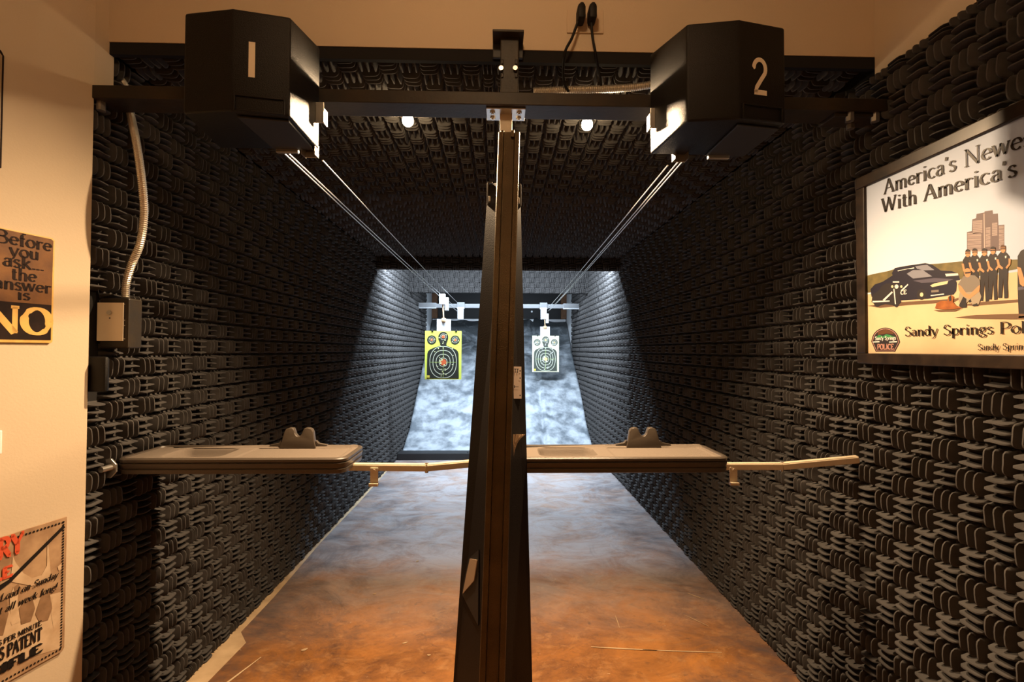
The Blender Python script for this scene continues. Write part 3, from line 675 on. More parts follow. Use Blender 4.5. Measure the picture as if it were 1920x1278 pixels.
# ------------------------------------------------------------------ shooting benches
def rr_loop(x0, x1, y0, y1, r, n=6):
    pts = []
    for cx, cy, a in ((x1 - r, y0 + r, -90), (x1 - r, y1 - r, 0), (x0 + r, y1 - r, 90), (x0 + r, y0 + r, 180)):
        for k in range(n + 1):
            q = math.radians(a + 90 * k / n); pts.append((cx + r * math.cos(q), cy + r * math.sin(q)))
    return pts
SX0, SX1, SY0, SY1, SZ = -1.195, -.482, 1.50, 1.715, H0 - .341
bench = thing('shooting_bench', 'moulded grey bench tray at the left lane, its left end bolted to the foam wall', 'bench', (-.84, 1.5, SZ - .05), 'shooting bench trays')
mb = MB()
levels = [(.010, -.0505), (.004, -.048), (.002, -.036), (.006, -.034), (.003, -.031), (.0, -.017), (.005, -.0145), (.001, -.012), (.0, -.004), (.004, .0), (.012, .0), (.016, -.006)]
loops = []
for ins, dz in levels:
    loops.append([mb.bm.verts.new((x, y, SZ + dz)) for x, y in rr_loop(SX0 + ins, SX1 - ins, SY0 + ins, SY1 - ins, .034 - ins * .6)])
n = len(loops[0])
mb.bm.faces.new(loops[0][::-1])
for a, b in zip(loops, loops[1:]):
    for k in range(n): mb.bm.faces.new((a[k], a[(k + 1) % n], b[(k + 1) % n], b[k]))
rim = obj('tray', mb, TRAY, bench, smooth=50)
# deck: height field with the sunken pocket and the pad step
def sstep(a, b, x): x = min(max((x - a) / (b - a), 0), 1); return x * x * (3 - 2 * x)
def rbox(x, y, x0, x1, y0, y1, r):
    cx, cy = (x0 + x1) / 2, (y0 + y1) / 2; qx, qy = abs(x - cx) - (x1 - x0) / 2 + r, abs(y - cy) - (y1 - y0) / 2 + r
    return math.hypot(max(qx, 0), max(qy, 0)) + min(max(qx, qy), 0) - r
mb = MB(); NXg, NYg = 150, 46; gx0, gx1, gy0, gy1 = SX0 + .014, SX1 - .014, SY0 + .014, SY1 - .014; gr = []
for i in range(NXg + 1):
    row = []
    for j in range(NYg + 1):
        x = gx0 + (gx1 - gx0) * i / NXg; y = gy0 + (gy1 - gy0) * j / NYg
        d = rbox(x, y, gx0, gx1, gy0, gy1, .022)
        if d > 0:
            cx, cy = (gx0 + gx1) / 2, (gy0 + gy1) / 2; ex, ey = (gx1 - gx0) / 2 - .022, (gy1 - gy0) / 2 - .022
            ax, ay = abs(x - cx) - ex, abs(y - cy) - ey; l = math.hypot(ax, ay) or 1
            x = cx + math.copysign(ex + ax / l * .022, x - cx); y = cy + math.copysign(ey + ay / l * .022, y - cy)
        z = -.004
        z -= .030 * (1 - sstep(-.016, .004, rbox(x, y, -1.09, -.90, SY0 + .045, SY1 - .035, .03)))
        z -= .003 * (1 - sstep(-.002, .001, rbox(x, y, -.845, gx1 - .02, SY0 + .03, SY1 - .03, .012)))
        z += .007 * sstep(-.86, -.845, x) * sstep(SY1 - .030, SY1 - .022, y)
        row.append(mb.bm.verts.new((x, y, SZ + z)))
    gr.append(row)
for i in range(NXg):
    for j in range(NYg):
        try: mb.bm.faces.new((gr[i][j], gr[i + 1][j], gr[i + 1][j + 1], gr[i][j + 1]))
        except ValueError: pass
obj('deck', mb, TRAYPAD, bench, smooth=35)
# upright rest with a rounded notch between two horns
out = [(-.064, -.008), (-.056, .018), (-.050, .05), (-.044, .060), (-.033, .064), (-.020, .063), (-.0155, .054), (-.0125, .044), (-.006, .036), (0, .0335), (.006, .036), (.0125, .044), (.0155, .054), (.020, .063), (.033, .064), (.044, .060), (.050, .05), (.056, .018), (.064, -.008)]
mb = MB(); RX = -.708
mb.prism([(RX + x, SY1 - .034 + z * .12, SZ + z) for x, z in out], (0, .022, 0), .0025); rst = obj('rest', mb, TRAY, bench, smooth=40)
for s in (-1, 1):
    mb = MB(); pr = [(s * .052, -.006), (s * .060, .02), (s * .070, .010), (s * .10, .004), (s * .10, -.006)]
    mb.prism([(RX + x, SY1 - .026, SZ + z) for x, z in pr], (0, .014, 0), .001); obj('rest_flare', mb, TRAY, rst, smooth=40)
bench2 = copy_tree(bench, None, (1.225, 0, 0))
bench2['label'] = 'moulded grey bench tray at the right lane, starting from the divider'
# wall bracket of the left bench
wb = thing('wall_bracket', 'six sided zinc bracket with a bolt holding the left end of the bench tray', 'bracket', (-1.2, 1.49, SZ - .05))
c = atY(203, 876, 1.485)
mb = MB(); mb.prism([(c.x + x, 1.487, c.z + z) for x, z in ((-.012, .024), (.006, .026), (.022, .008), (.022, -.014), (.004, -.034), (-.012, -.03))], (0, .006, 0), .001); obj('plate', mb, ZINC, wb)
mb = MB(); mb.cyl(c + Vector((.002, -.03, .0)), c + Vector((.006, .004, 0)), .009, 12); obj('bolt', mb, ZINC, wb)
mb = MB(); mb.b2((XL + .01, 1.49, c.z - .03), (c.x + .004, 1.50, c.z + .02), .002); obj('arm', mb, BLACKST, wb)

# folding locking bars
def brace(p0, p1, p2, clip_p, label):
    t = thing('locking_bar', label, 'bar', p0, 'folding metal locking bars')
    for a, b, nm in ((p0, p1, 'inner_bar'), (p1, p2, 'outer_bar')):
        d = b - a; l = d.length; ux = d / l; uy = Vector((-ux.y, ux.x, 0)).normalized(); uz = ux.cross(uy)
        R = Matrix((ux, uy, uz)).transposed(); mb = MB()
        mb.box((a + b) / 2, (l, .024, .020), .002, R); mb.box((a + b) / 2 + uz * .0105, (l, .020, .004), .001, R); obj(nm, mb, BEIGEST, t)
    mb = MB(); mb.cyl(p1 + Vector((0, 0, -.016)), p1 + Vector((0, 0, .016)), .006, 10); obj('pivot', mb, ZINC, t)
    mb = MB(); mb.b2((clip_p.x - .013, clip_p.y - .017, clip_p.z - .045), (clip_p.x + .013, clip_p.y - .013, clip_p.z + .008), .001)
    mb.b2((clip_p.x - .015, clip_p.y - .028, clip_p.z - .05), (clip_p.x + .015, clip_p.y - .013, clip_p.z - .041), .001)
    mb.cyl(clip_p + Vector((0, -.013, 0)), clip_p + Vector((0, -.020, 0)), .004, 8); obj('catch', mb, BEIGEST, t)
    return t
q0, q1, q2 = atY(655, 875, 1.60), atY(800, 876.5, 1.57), atY(884, 869, 1.61)
brace(q0, q1, q2, atY(704, 879, 1.59), 'beige folding bar from the left bench tray to the divider')
q0, q1, q2 = atY(1355, 874, 1.60), atY(1466, 874, 1.57), atX(1608, 861, 1.18)
brace(q0, q1, q2, atY(1371, 878, 1.60), 'beige folding bar from the right bench tray to the right foam wall')

# ------------------------------------------------------------------ electrical bits
def smooth_path(pts, n=24):
    P = [Vector(p) for p in pts]; out = []
    Q = [P[0] * 2 - P[1]] + P + [P[-1] * 2 - P[-2]]
    for i in range(1, len(Q) - 2):
        for k in range(n):
            t = k / n; a, b, c, d = Q[i - 1], Q[i], Q[i + 1], Q[i + 2]
            out.append(.5 * ((2 * b) + (c - a) * t + (2 * a - 5 * b + 4 * c - d) * t * t + (3 * b - a - 3 * c + d) * t ** 3))
    out.append(P[-1]); return out
def resample(pts, step):
    out = [pts[0]]; acc = 0
    for a, b in zip(pts, pts[1:]):
        l = (b - a).length; s = step - acc
        while s <= l: out.append(a.lerp(b, s / l)); s += step
        acc = (l - (s - step)) if l > 0 else acc
    return out
CONDUIT = mat('flexible_steel_conduit', (0.62, 0.56, 0.47), 0.35, metal=0.7)
yc = 1.46
pts = [atY(203, 112, 1.50), atY(218, 138, 1.525), atY(236, 165, 1.525), atY(245, 215, 1.512), atY(256, 270, 1.475), atY(266, 340, 1.455), atY(270, 400, 1.455), atY(263, 455, 1.465), atY(247, 495, 1.482), atY(237, 530, 1.49), atY(235, 560, 1.49)]
mb = MB(); mb.tube(resample(smooth_path(pts), .0031), .0092, 10, ridge=.26); tag(obj('flexible_conduit', mb, CONDUIT), 'ribbed metal conduit curving down the left foam wall to the junction box', 'conduit', 'ribbed metal conduits')
pts = [atY(1000, 171, 1.53), atY(1080, 168, 1.525), atY(1150, 166, 1.515), atY(1200, 162, 1.515), atY(1246, 153, 1.515)]
mb = MB(); mb.tube(resample(smooth_path(pts), .0031), .0100, 10, ridge=.26); tag(obj('flexible_conduit', mb, CONDUIT), 'ribbed metal conduit lying behind the crossbar beside housing 2', 'conduit', 'ribbed metal conduits')
# junction box
jb = thing('junction_box', 'black junction box with a bare steel cover on the left foam wall', 'junction box', (-1.14, 1.43, H0))
a, b = atY(178, 558, 1.466), atY(240, 653, 1.466)
mb = MB(); mb.b2((XL + .012, 1.466, b.z), (b.x, 1.522, a.z), .005); obj('body', mb, BLACKST, jb)
a, b = atY(183, 567, 1.464), atY(231, 639, 1.464)
mb = MB(); mb.b2((a.x, 1.4625, b.z), (b.x, 1.4655, a.z), .001); pl = obj('cover_plate', mb, mat('bare_steel', (.82, .72, .56), .5), jb); pl['label'] = 'bare steel cover plate'
c = atY(206, 586, 1.4627); mb = MB(); mb.cyl(c, c + Vector((0, -.005, 0)), .0065, 14); obj('key_switch', mb, ZINC, pl)
c = atY(206, 596, 1.4625); mb = MB(); mb.cyl(c, c + Vector((0, -.001, 0)), .002, 10); obj('screw_hole', mb, DARKBOARD, pl)
for py in (570, 600, 610, 635):
    c = atY(234, py, 1.466); mb = MB(); mb.cyl(c, c + Vector((0, -.001, 0)), .0012, 8); obj('screw', mb, ZINC, jb)
mb = MB(); a, b = atY(160, 668, 1.416), atY(197, 735, 1.416); mb.b2((XL + .005, 1.416, b.z), (b.x, 1.434, a.z), .008)
tag(obj('switch_box', mb, BLACKPL, smooth=40), 'small black plastic box below the junction box', 'box')
# outlet and two plugged cords on the header
a, b = atY(1063, 18, 1.452), atY(1131, 63, 1.452)
op = thing('outlet_plate', 'cream outlet plate on the header with two black plugs in it', 'outlet', ((a.x + b.x) / 2, 1.452, b.z))
mb = MB(); mb.b2((a.x, 1.450, b.z), (b.x, 1.4549, a.z), .001); obj('plate', mb, CREAMPL, op)
for (cx, cy), path, lab in (((1089, 28), [(1083, 43), (1072, 72), (1060, 96), (1056, 130), (1058, 155), (1066, 172)], 'left black plug and cord hanging from the outlet plate'),
                            ((1110, 28), [(1109, 43), (1111, 70), (1116, 96), (1122, 130), (1126, 150), (1128, 170)], 'right black plug and cord hanging from the outlet plate')):
    c = atY(cx, cy, 1.425); t = thing('power_cord', lab, 'power cord', c, 'black power cords')
    mb = MB(); mb.box(c, (.024, .048, .046), .008); mb.box(c + Vector((.002, 0, .022)), (.014, .03, .02), .005); obj('plug', mb, RUBBER, t, smooth=40)
    p = [c + Vector((0, 0, -.01))] + [atY(x, y, 1.425 if i < 3 else (1.47, 1.50, 1.52)[i - 3]) for i, (x, y) in enumerate(path)]
    mb = MB(); mb.tube(smooth_path(p, 8), .0042, 8); obj('cord', mb, RUBBER, t, smooth=60)

# ------------------------------------------------------------------ targets
YEL = mat('fluorescent_yellow_paper', (.80, .86, .12), .6)
PWHITE = mat('pale_yellow_paper', (.80, .84, .52), .6)
INK = mat('black_ink', (.022, .024, .016), .55)
INK2 = mat('overlit_black_ink', (.055, .062, .045), .55)
RINGM = mat('pale_ring_print', (.78, .80, .62), .6)
REDM = mat('red_orange_print', (.75, .14, .04), .6)
HOLEM = mat('chipped_print', (.86, .86, .42), .6)
HOLEW = mat('chipped_white_print', (.85, .85, .78), .6)
CLIPM = mat('black_binder_clip', (.02, .02, .02), .4)
RODM = mat('tan_wooden_rod', (.55, .36, .2), .6)
def target(px0, py0, px1, py1, Y, overlit, label, hlabel, ptop, pboard, seed):
    R = random.Random(seed)
    A, B = atY(px0, py0, Y), atY(px1, py1, Y); W = B.x - A.x; Hh = A.z - B.z
    th = thing('target_hanger', hlabel, 'target hanger', (0.5 * (A.x + B.x), Y, A.z), 'target hangers')
    tp = atY(ptop[0], ptop[1], Y); bd0, bd1 = atY(pboard[0], pboard[1], Y), atY(pboard[2], pboard[3], Y)
    mb = MB(); mb.b2((bd0.x, Y + .005, bd1.z - .04), (bd1.x, Y + .012, bd0.z), .001); obj('board', mb, WHITE, th)
    cxr = (bd0.x + bd1.x) / 2
    mb = MB(); mb.cyl((tp.x, Y, tp.z), (cxr, Y - .002, bd0.z - .0), .008, 8); obj('rod', mb, RODM, th)
    mb = MB(); mb.box((cxr, Y - .004, bd0.z - .012), (.05, .02, .05), .012); obj('clamp', mb, RODM, th, smooth=40)
    mb = MB(); mb.b2((tp.x - .036, Y - .02, tp.z - .03), (tp.x + .03, Y + .02, tp.z + .085), .004); mb.b2((tp.x + .02, Y + .0, tp.z - .09), (tp.x + .062, Y + .05, tp.z + .05), .004); obj('trolley', mb, GALV, th)
    t = thing('paper_target', label, 'target', (0.5 * (A.x + B.x), Y, B.z), 'paper silhouette targets')
    paper, ink = (PWHITE, INK2) if overlit else (YEL, INK)  # paler set puts the stronger light on the right target into its colours
    mb = MB(); NXp = 12
    for i in range(NXp):
        xa, xb_ = A.x + W * i / NXp, A.x + W * (i + 1) / NXp
        mb.b2((xa, Y, B.z), (xb_, Y + .002, A.z))
    obj('paper', mb, paper, t)
    for fx in (.2, .85):
        mb = MB(); mb.box((A.x + W * fx, Y, A.z + .002), (.022, .012, .02), .003); mb.cyl((A.x + W * fx, Y, A.z + .01), (A.x + W * fx, Y - .002, A.z + .024), .005, 8); obj('binder_clip', mb, CLIPM, t)
    cx = A.x + W * .5; n = Vector((0, -1, 0))
    def P(u, v, lay): return Vector((A.x + W * u, Y - .0006 - .0005 * lay, A.z - Hh * v))
    asp = W / Hh
    def disc(mb, u, v, r, lay, sy=1.0, nn=40): flat(mb, [P(u + r * math.cos(2 * PI * k / nn), v + sy * r * asp * math.sin(2 * PI * k / nn), lay) for k in range(nn)], n)
    def ring(mb, u, v, rx, ry, wd, lay, sq=2.0, nn=56):
        pts = []
        for k in range(nn):
            a = 2 * PI * k / nn; ca, sa = math.cos(a), math.sin(a)
            ex = math.copysign(abs(ca) ** (2 / sq), ca), math.copysign(abs(sa) ** (2 / sq), sa); pts.append(ex)
        for k in range(nn):
            (a0, b0), (a1, b1) = pts[k], pts[(k + 1) % nn]
            flat(mb, [P(u + a0 * rx, v + b0 * ry, lay), P(u + a1 * rx, v + b1 * ry, lay), P(u + a1 * (rx - wd), v + b1 * (ry - wd * asp), lay), P(u + a0 * (rx - wd), v + b0 * (ry - wd * asp), lay)], n)
    mb = MB()
    body = [(.05, .98), (.055, .60), (.06, .47), (.08, .42), (.14, .38), (.28, .335), (.40, .31), (.41, .27), (.40, .245), (.385, .22), (.36, .17), (.355, .12), (.37, .075), (.41, .04), (.45, .022), (.5, .018)]
    body = body + [(1.0 - u, v) for u, v in body[::-1]][1:]
    body = [(u * .955 + .022 if u > .5 else u + 0.008, v) for u, v in body]
    flat(mb, [P(u, v, 1) for u, v in body], n)
    for u in (.185, .825): disc(mb, u, .185, .125, 1)
    obj('silhouette', mb, ink, t)
    mb = MB()
    for rx, ry in ((.37, .33), (.285, .25), (.20, .168), (.115, .092)): ring(mb, .5, .645, rx, ry, .014, 2, 2.35)
    for u, v in ((.185, .185), (.825, .185), (.5, .12)):
        for r in (.085, .052): ring(mb, u, v, r, r * asp, .007, 2)
    obj('scoring_rings', mb, RINGM, t)
    mb = MB()
    for q in ([(.13, .641), (.87, .641), (.87, .648), (.13, .648)], [(.496, .31), (.506, .31), (.506, .97), (.496, .97)]): flat(mb, [P(u, v, 3) for u, v in q], n)
    obj('cross_hairs', mb, mat('green_line_print', (.45, .60, .16), .6), t)
    mb = MB()
    for u, v, r in ((.5, .645, .088), (.5, .12, .045), (.185, .185, .035), (.825, .185, .035)): disc(mb, u, v, r * (.8 if overlit else 1), 4)
    obj('bullseyes', mb, REDM if not overlit else mat('overlit_orange_print', (.72, .50, .22), .6), t)
    mb = MB()
    def chip(u, v, r, lay=5):
        nn = 9; flat(mb, [P(u + r * (.7 + .5 * R.random()) * math.cos(2 * PI * k / nn), v + asp * r * (.7 + .5 * R.random()) * math.sin(2 * PI * k / nn), lay) for k in range(nn)], n)
    for _ in range(15):
        a = R.random() * 2 * PI; rr_ = (.09 + abs(R.gauss(0, .12))); chip(.5 + rr_ * math.cos(a), .655 + rr_ * 1.1 * math.sin(a), .010 + .008 * R.random())
    for u, v in ((.42, .62), (.435, .665), (.465, .595), (.53, .705)): chip(u, v, .026)
    for u, v in ((.42, .31), (.37, .36), (.27, .43), (.5, .35), (.75, .36), (.5, .23), (.49, .26), (.39, .14), (.58, .08), (.55, .19), (.45, .93), (.58, .9), (.48, .84)): chip(u, v, .017)
    for cu in (.185, .825):
        for _ in range(6): chip(cu + R.uniform(-.09, .09), .185 + R.uniform(-.02, .09), .015)
    obj('bullet_marks', mb, HOLEM if not overlit else HOLEW, t)
    mb = MB(); flat(mb, [P(u, v, 6) for u, v in ((.06, .915), (.135, .915), (.135, .965), (.06, .965))], n); obj('corner_patch', mb, mat('yellow_patch', (.85, .65, .08), .6), t)
    return t
target(797, 620, 865, 711, 5.07, False, 'bright yellow silhouette target with red centre, hanging left of the divider', 'white board and rod hanger carrying the bright yellow left target', (830, 566), (819, 598, 845, 622), 3)
target(998, 629, 1048, 697, 6.85, True, 'pale overlit silhouette target with orange centre, hanging right of the divider', 'white board and rod hanger carrying the pale overlit right target', (1021, 594), (1013, 612, 1031, 631), 9)

# ------------------------------------------------------------------ signs on the left wall
def LWpt(px, py, off=0.0): return on(px, py, LWP + LN * off + Vector((0, 0, 1)), LN)
UPv = Vector((0, 0, 1))
sg = thing('metal_sign', 'rusty brown tin sign reading Before you ask the answer is NO', 'sign', LWpt(50, 643))
r_top, r_bot = LWpt(103, 447, .006), LWpt(100.5, 643, .006)
sx = Vector((r_top.x, r_top.y, 0)); SW, z1, z0 = .150, r_top.z, r_bot.z
def SP(a, z, off=0.0): return sx - LD * (SW - a) + UPv * z + LN * off      # a runs left to right as read, towards the lanes
BROWN = mat('rusty_brown_enamel', (.20, .085, .020), .6, noise=(.10, .038, .012), nscale=18, bump=.05, bscale=120, spec=.3)
DKBR = mat('dark_brown_enamel', (.012, .006, .005), .7, noise=(.022, .010, .007), nscale=40, spec=.15)
MUST = mat('mustard_enamel', (.74, .46, .12), .45, noise=(.60, .34, .08), nscale=30)
mb = MB(); mb.prism([SP(0, z0, -.004), SP(SW - .004, z0, -.004), SP(SW, z0 + .004, -.004), SP(SW, z1 - .006, -.004), SP(SW - .006, z1, -.004), SP(0, z1, -.004)], LN * .004, .0006); obj('plate', mb, MUST, sg)
mb = MB(); zb_ = z0 + (z1 - z0) * .36
mb.prism([SP(.002, zb_, .0002), SP(SW - .005, zb_, .0002), SP(SW - .004, z1 - .008, .0002), SP(SW - .009, z1 - .004, .0002), SP(.002, z1 - .003, .0002)], LN * .0006); obj('brown_field', mb, BROWN, sg)
mb = MB(); mb.prism([SP(.002, z0 + .008, .0002), SP(SW - .005, z0 + .008, .0002), SP(SW - .005, zb_, .0002), SP(.002, zb_, .0002)], LN * .0006); obj('dark_band', mb, DKBR, sg)
mb = MB(); HS = z1 - z0
for txt, fz, h, wd in (('Before', .868, .032, .122), ('you', .768, .031, .066), ('ask...', .672, .031, .090), ('the', .560, .031, .055), ('answer', .470, .030, .124), ('is', .388, .027, .029)):
    lettering(mb, txt, SP(SW * .54, z0 + HS * fz), LD, UPv, LN, h, .20, .09, wd, 'c', lift=.0014)
obj('lettering', mb, DKBR, sg)
mb = MB(); lettering(mb, 'NO', SP(SW * .50, z0 + .024), LD, UPv, LN, .066, .25, .12, .146, 'c', lift=.0014); obj('lettering', mb, MUST, sg)['label'] = 'mustard letters NO'

# rifle sign
rs = thing('tin_poster', 'sepia tin poster with a rifle and red letters, low on the cream left wall', 'sign', LWpt(60, 1222))
e_t, e_b = LWpt(126, 968, .006), LWpt(118, 1220, .006); SW2 = .30; w1, w0 = e_t.z, e_b.z
sx2 = Vector((e_t.x, e_t.y, 0))
def RP2(px, py, off=.001):
    return LWpt(px, py, .006 + off)
def R2(a, z, off=0.0): return sx2 - LD * (SW2 - a) + UPv * z + LN * off
SEPIA = mat('sepia_print', (.46, .30, .17), .7, noise=(.26, .15, .08), nscale=18)
SEPL = mat('pale_sepia_print', (.62, .46, .30), .55, noise=(.48, .33, .2), nscale=30)
SEPD = mat('dark_sepia_print', (.20, .115, .06), .5, noise=(.30, .18, .10), nscale=40)
REDL = mat('red_print', (.62, .09, .035), .5); BLK = mat('black_print', (.012, .009, .008), .7, spec=.15)
mb = MB(); mb.prism([R2(0, w0, -.004), R2(SW2 - .006, w0, -.004), R2(SW2, w0 + .008, -.004), R2(SW2, w1, -.004), R2(0, w1, -.004)], LN * .004, .0006); obj('plate', mb, SEPIA, rs)
mb = MB()   # tents, figures
mb.mi = 0
def poly2(pts, off): flat(mb, [RP2(x, y, off) for x, y in pts], LN)
poly2([(-40, 1150), (118, 1108), (117, 1180), (112, 1215), (-40, 1262)], .0006)
for pts in ([(20, 1090), (24, 1042), (30, 1055), (44, 1074), (60, 1083), (78, 1078), (88, 1060), (89, 1005), (95, 1074), (92, 1086), (60, 1098)], [(18, 1120), (26, 1098), (34, 1112), (32, 1140), (20, 1150)], [(2, 1180), (14, 1150), (17, 1152), (6, 1182)], [(20, 1165), (76, 1142), (78, 1146), (22, 1172)], [(98, 1118), (106, 1112), (112, 1130), (110, 1160), (100, 1176), (96, 1150)], [(108, 1062), (116, 1055), (115, 1066), (110, 1070)]):
    poly2(pts, .0010)
mb.mi = 1
for pts in ([(36, 1140), (48, 1120), (60, 1118), (66, 1140), (58, 1164), (40, 1170)], [(66, 1150), (80, 1110), (92, 1104), (98, 1140), (90, 1162), (74, 1166)], [(-30, 1150), (-6, 1120), (12, 1122), (16, 1150), (6, 1190), (-30, 1190)], [(26, 1100), (34, 1094), (40, 1102), (36, 1112), (28, 1112)]):
    poly2(pts, .0014)
obj('camp_picture', mb, [SEPL, SEPD], rs)
mb = MB(); mb.prism([RP2(x, y, .0018) for x, y in ((119, 984), (122, 988), (23, 1088), (19, 1083))], LN * .0006); mb.prism([RP2(x, y, .0018) for x, y in ((20, 1084), (24, 1088), (-30, 1130), (-40, 1120))], LN * .0006); obj('rifle_barrel', mb, BLK, rs)
mb = MB()   # dotted border
for k in range(46):
    f = k / 45; z = w0 + .014 + (w1 - w0 - .026) * f; c = R2(SW2 - .010, z, .0012); flat(mb, [c + LD * dx + UPv * dz for dx, dz in ((-.003, -.001), (.002, -.003), (.003, .002), (-.001, .003))], LN)
for k in range(34):
    for zz in (w1 - .012, w0 + .010):
        c = R2(SW2 - .012 - k * .0085, zz, .0012); flat(mb, [c + LD * dx + UPv * dz for dx, dz in ((-.003, -.001), (.002, -.003), (.003, .002), (-.001, .003))], LN)
obj('border', mb, BLK, rs)
def wline(mb, txt, px, py, h, wd, align='r', thick=.2, thin=.07, slant=0.0, tilt=0.0):
    p = RP2(px, py, .0016); lettering(mb, txt, p, (LD + UPv * tilt).normalized(), UPv, LN, h, thick, thin, wd, align, slant)
mb = MB(); wline(mb, 'HENRY', 44, 1031, .046, .135, thick=.34, thin=.2); wline(mb, 'RIFLE', 23, 1078, .026, .090, thick=.36, thin=.2); obj('lettering', mb, REDL, rs)['label'] = 'red block letters'
mb = MB()
wline(mb, 'Load on Sunday', 108, 1082, .017, .128, thick=.19, slant=.3); wline(mb, 'shoot all week long!', 106, 1104, .017, .165, thick=.19, slant=.3)
wline(mb, 'SHOTS PER MINUTE', 78, 1171, .0125, .128, thick=.26, thin=.12)
wline(mb, "HENRY'S PATENT", 78, 1197, .030, .160, thick=.3, thin=.12); wline(mb, 'RIFLE', 78, 1220, .021, .115, thick=.4, thin=.2)
obj('lettering', mb, BLK, rs)['label'] = 'black letters'

# sign whose edge shows at the far left, and a switch plate edge
mb = MB(); e = LWpt(8, 95, .006); e2 = LWpt(2, 315, .006)
def RS3(a, z, off): return Vector((e.x, e.y, 0)) - LD * a + UPv * z + LN * off
es = thing('framed_sign', 'dark edged sign cut off by the left side of the photo, near the top', 'sign', RS3(.1, e2.z, 0))
mb.prism([RS3(0, e2.z, -.005), RS3(0, e.z - .014, -.005), RS3(.006, e.z - .004, -.005), RS3(.014, e.z, -.005), RS3(.22, e.z, -.005), RS3(.22, e2.z, -.005)], LN * .006, .001); obj('plate', mb, DKBR, es)
mb = MB(); mb.prism([RS3(.005, e2.z + .006, .0012), RS3(.005, e.z - .016, .0012), RS3(.014, e.z - .008, .0012), RS3(.214, e.z - .008, .0012), RS3(.214, e2.z + .006, .0012)], LN * .0006); obj('face', mb, mat('tan_enamel', (.36, .26, .15), .5), es)
mb = MB(); p = LWpt(1.5, 806, .0); q = LWpt(1.5, 850, .0)
def RS4(a, z, off): return Vector((p.x, p.y, 0)) - LD * a + UPv * z + LN * off
mb.prism([RS4(0, q.z, 0), RS4(0, p.z, 0), RS4(.075, p.z, 0), RS4(.075, q.z, 0)], LN * .006, .002); tag(obj('switch_plate', mb, WHITE), 'white wall plate just showing at the left side of the photo', 'switch plate')

# ------------------------------------------------------------------ framed poster on the right wall
PXX = 1.148
def PP(px, py, lay=0): return atX(px, py, PXX - .00006 * lay)
NW = Vector((-1, 0, 0)); UX = Vector((0, -1, 0))
c_tl, c_bl = atX(1606, 337, PXX), atX(1613, 681, PXX)
PY1 = (c_tl.y + c_bl.y) / 2; PZ1 = c_tl.z; PZ0 = c_bl.z; PWID = .92; PY0 = PY1 - PWID
po = thing('framed_poster', 'dark wood framed police poster on the right foam wall', 'framed poster', (PXX, (PY0 + PY1) / 2, PZ0))
fw = .036
mb = MB()
for lo, hi in (((PY0, PZ1 - fw), (PY1, PZ1)), ((PY0, PZ0), (PY1, PZ0 + fw * .9)), ((PY1 - fw, PZ0 + fw * .9), (PY1, PZ1 - fw)), ((PY0, PZ0 + fw * .9), (PY0 + fw, PZ1 - fw))):
    mb.b2((PXX - .008, lo[0], lo[1]), (PXX + .030, hi[0], hi[1]), .003)
    
obj('frame', mb, WALNUT, po)
def gloss(name, col, noise=None, ns=6, r=.5):
    return mat(name, col, r, noise=noise, nscale=ns, bump=.04, bscale=9, spec=.35)
def sky_mat():
    mt = gloss('printed_sky', (.80, .80, .80)); N = mt.node_tree.nodes; L = mt.node_tree.links; b = N['Principled BSDF']
    tc = N.new('ShaderNodeTexCoord'); sp = N.new('ShaderNodeSeparateXYZ'); L.new(tc.outputs['Object'], sp.inputs[0])
    def dist():   # palest near one point of the printed sky, bluer outwards
        v = N.new('ShaderNodeVectorMath'); v.operation = 'DISTANCE'; v.inputs[1].default_value = (PXX, PY1 - .17, H0 + .26); L.new(tc.outputs['Object'], v.inputs[0]); return v.outputs['Value']
    cr = N.new('ShaderNodeValToRGB'); e = cr.color_ramp.elements; e[0].position = .05; e[0].color = (.80, .86, .97, 1); e[1].position = .5; e[1].color = (.24, .33, .52, 1)
    k = cr.color_ramp.elements.new(.20); k.color = (.60, .70, .90, 1)
    L.new(dist(), cr.inputs['Fac']); L.new(cr.outputs['Color'], b.inputs['Base Color']); return mt
SKYM = sky_mat()
GROUND = gloss('printed_pavement', (.66, .47, .28), (.78, .58, .36), 7)
HILL = gloss('printed_hill', (.13, .11, .045), (.22, .17, .06), 40)
CARB = gloss('printed_car_body', (.018, .015, .030)); CARL = gloss('printed_car_highlight', (.10, .09, .13)); GLS = gloss('printed_car_glass', (.25, .26, .32))
LAMPP = gloss('printed_headlamp', (.75, .62, .40)); WHT = gloss('printed_white', (.8, .78, .74)); SKIN = gloss('printed_skin', (.60, .28, .13))
UNI = gloss('printed_uniform', (.028, .022, .024)); KHA = gloss('printed_khaki', (.36, .30, .22)); GREYS = gloss('printed_grey_shirt', (.22, .19, .16)); DOGM = gloss('printed_dog', (.42, .14, .03), (.25, .07, .015), 60)
BLD = gloss('printed_tower', (.15, .11, .12)); BLDL = gloss('printed_tower_stripe', (.52, .42, .40)); SHD = gloss('printed_shadow', (.16, .09, .05)); GRN = gloss('printed_green', (.04, .25, .08)); PINKT = gloss('printed_pink', (.55, .28, .22)); HAIR = gloss('printed_hair', (.12, .05, .02))
PM = [SKYM, GROUND, HILL, CARB, CARL, GLS, LAMPP, WHT, SKIN, UNI, KHA, GREYS, DOGM, BLD, BLDL, SHD, GRN, PINKT, HAIR]
ix = {mm.name: i for i, mm in enumerate(PM)}
pic = MB()
def pp(mt, lay, pts): pic.mi = PM.index(mt); flat(pic, [PP(x, y, lay) for x, y in pts], NW)
def el(mt, lay, cx, cy, rx, ry, n=18): pp(mt, lay, [(cx + rx * math.cos(2 * PI * k / n), cy + ry * math.sin(2 * PI * k / n)) for k in range(n)])
iy1, iz0, iz1, iy0 = PY1 - fw, PZ0 + fw * .9, PZ1 - fw, PY0 + fw
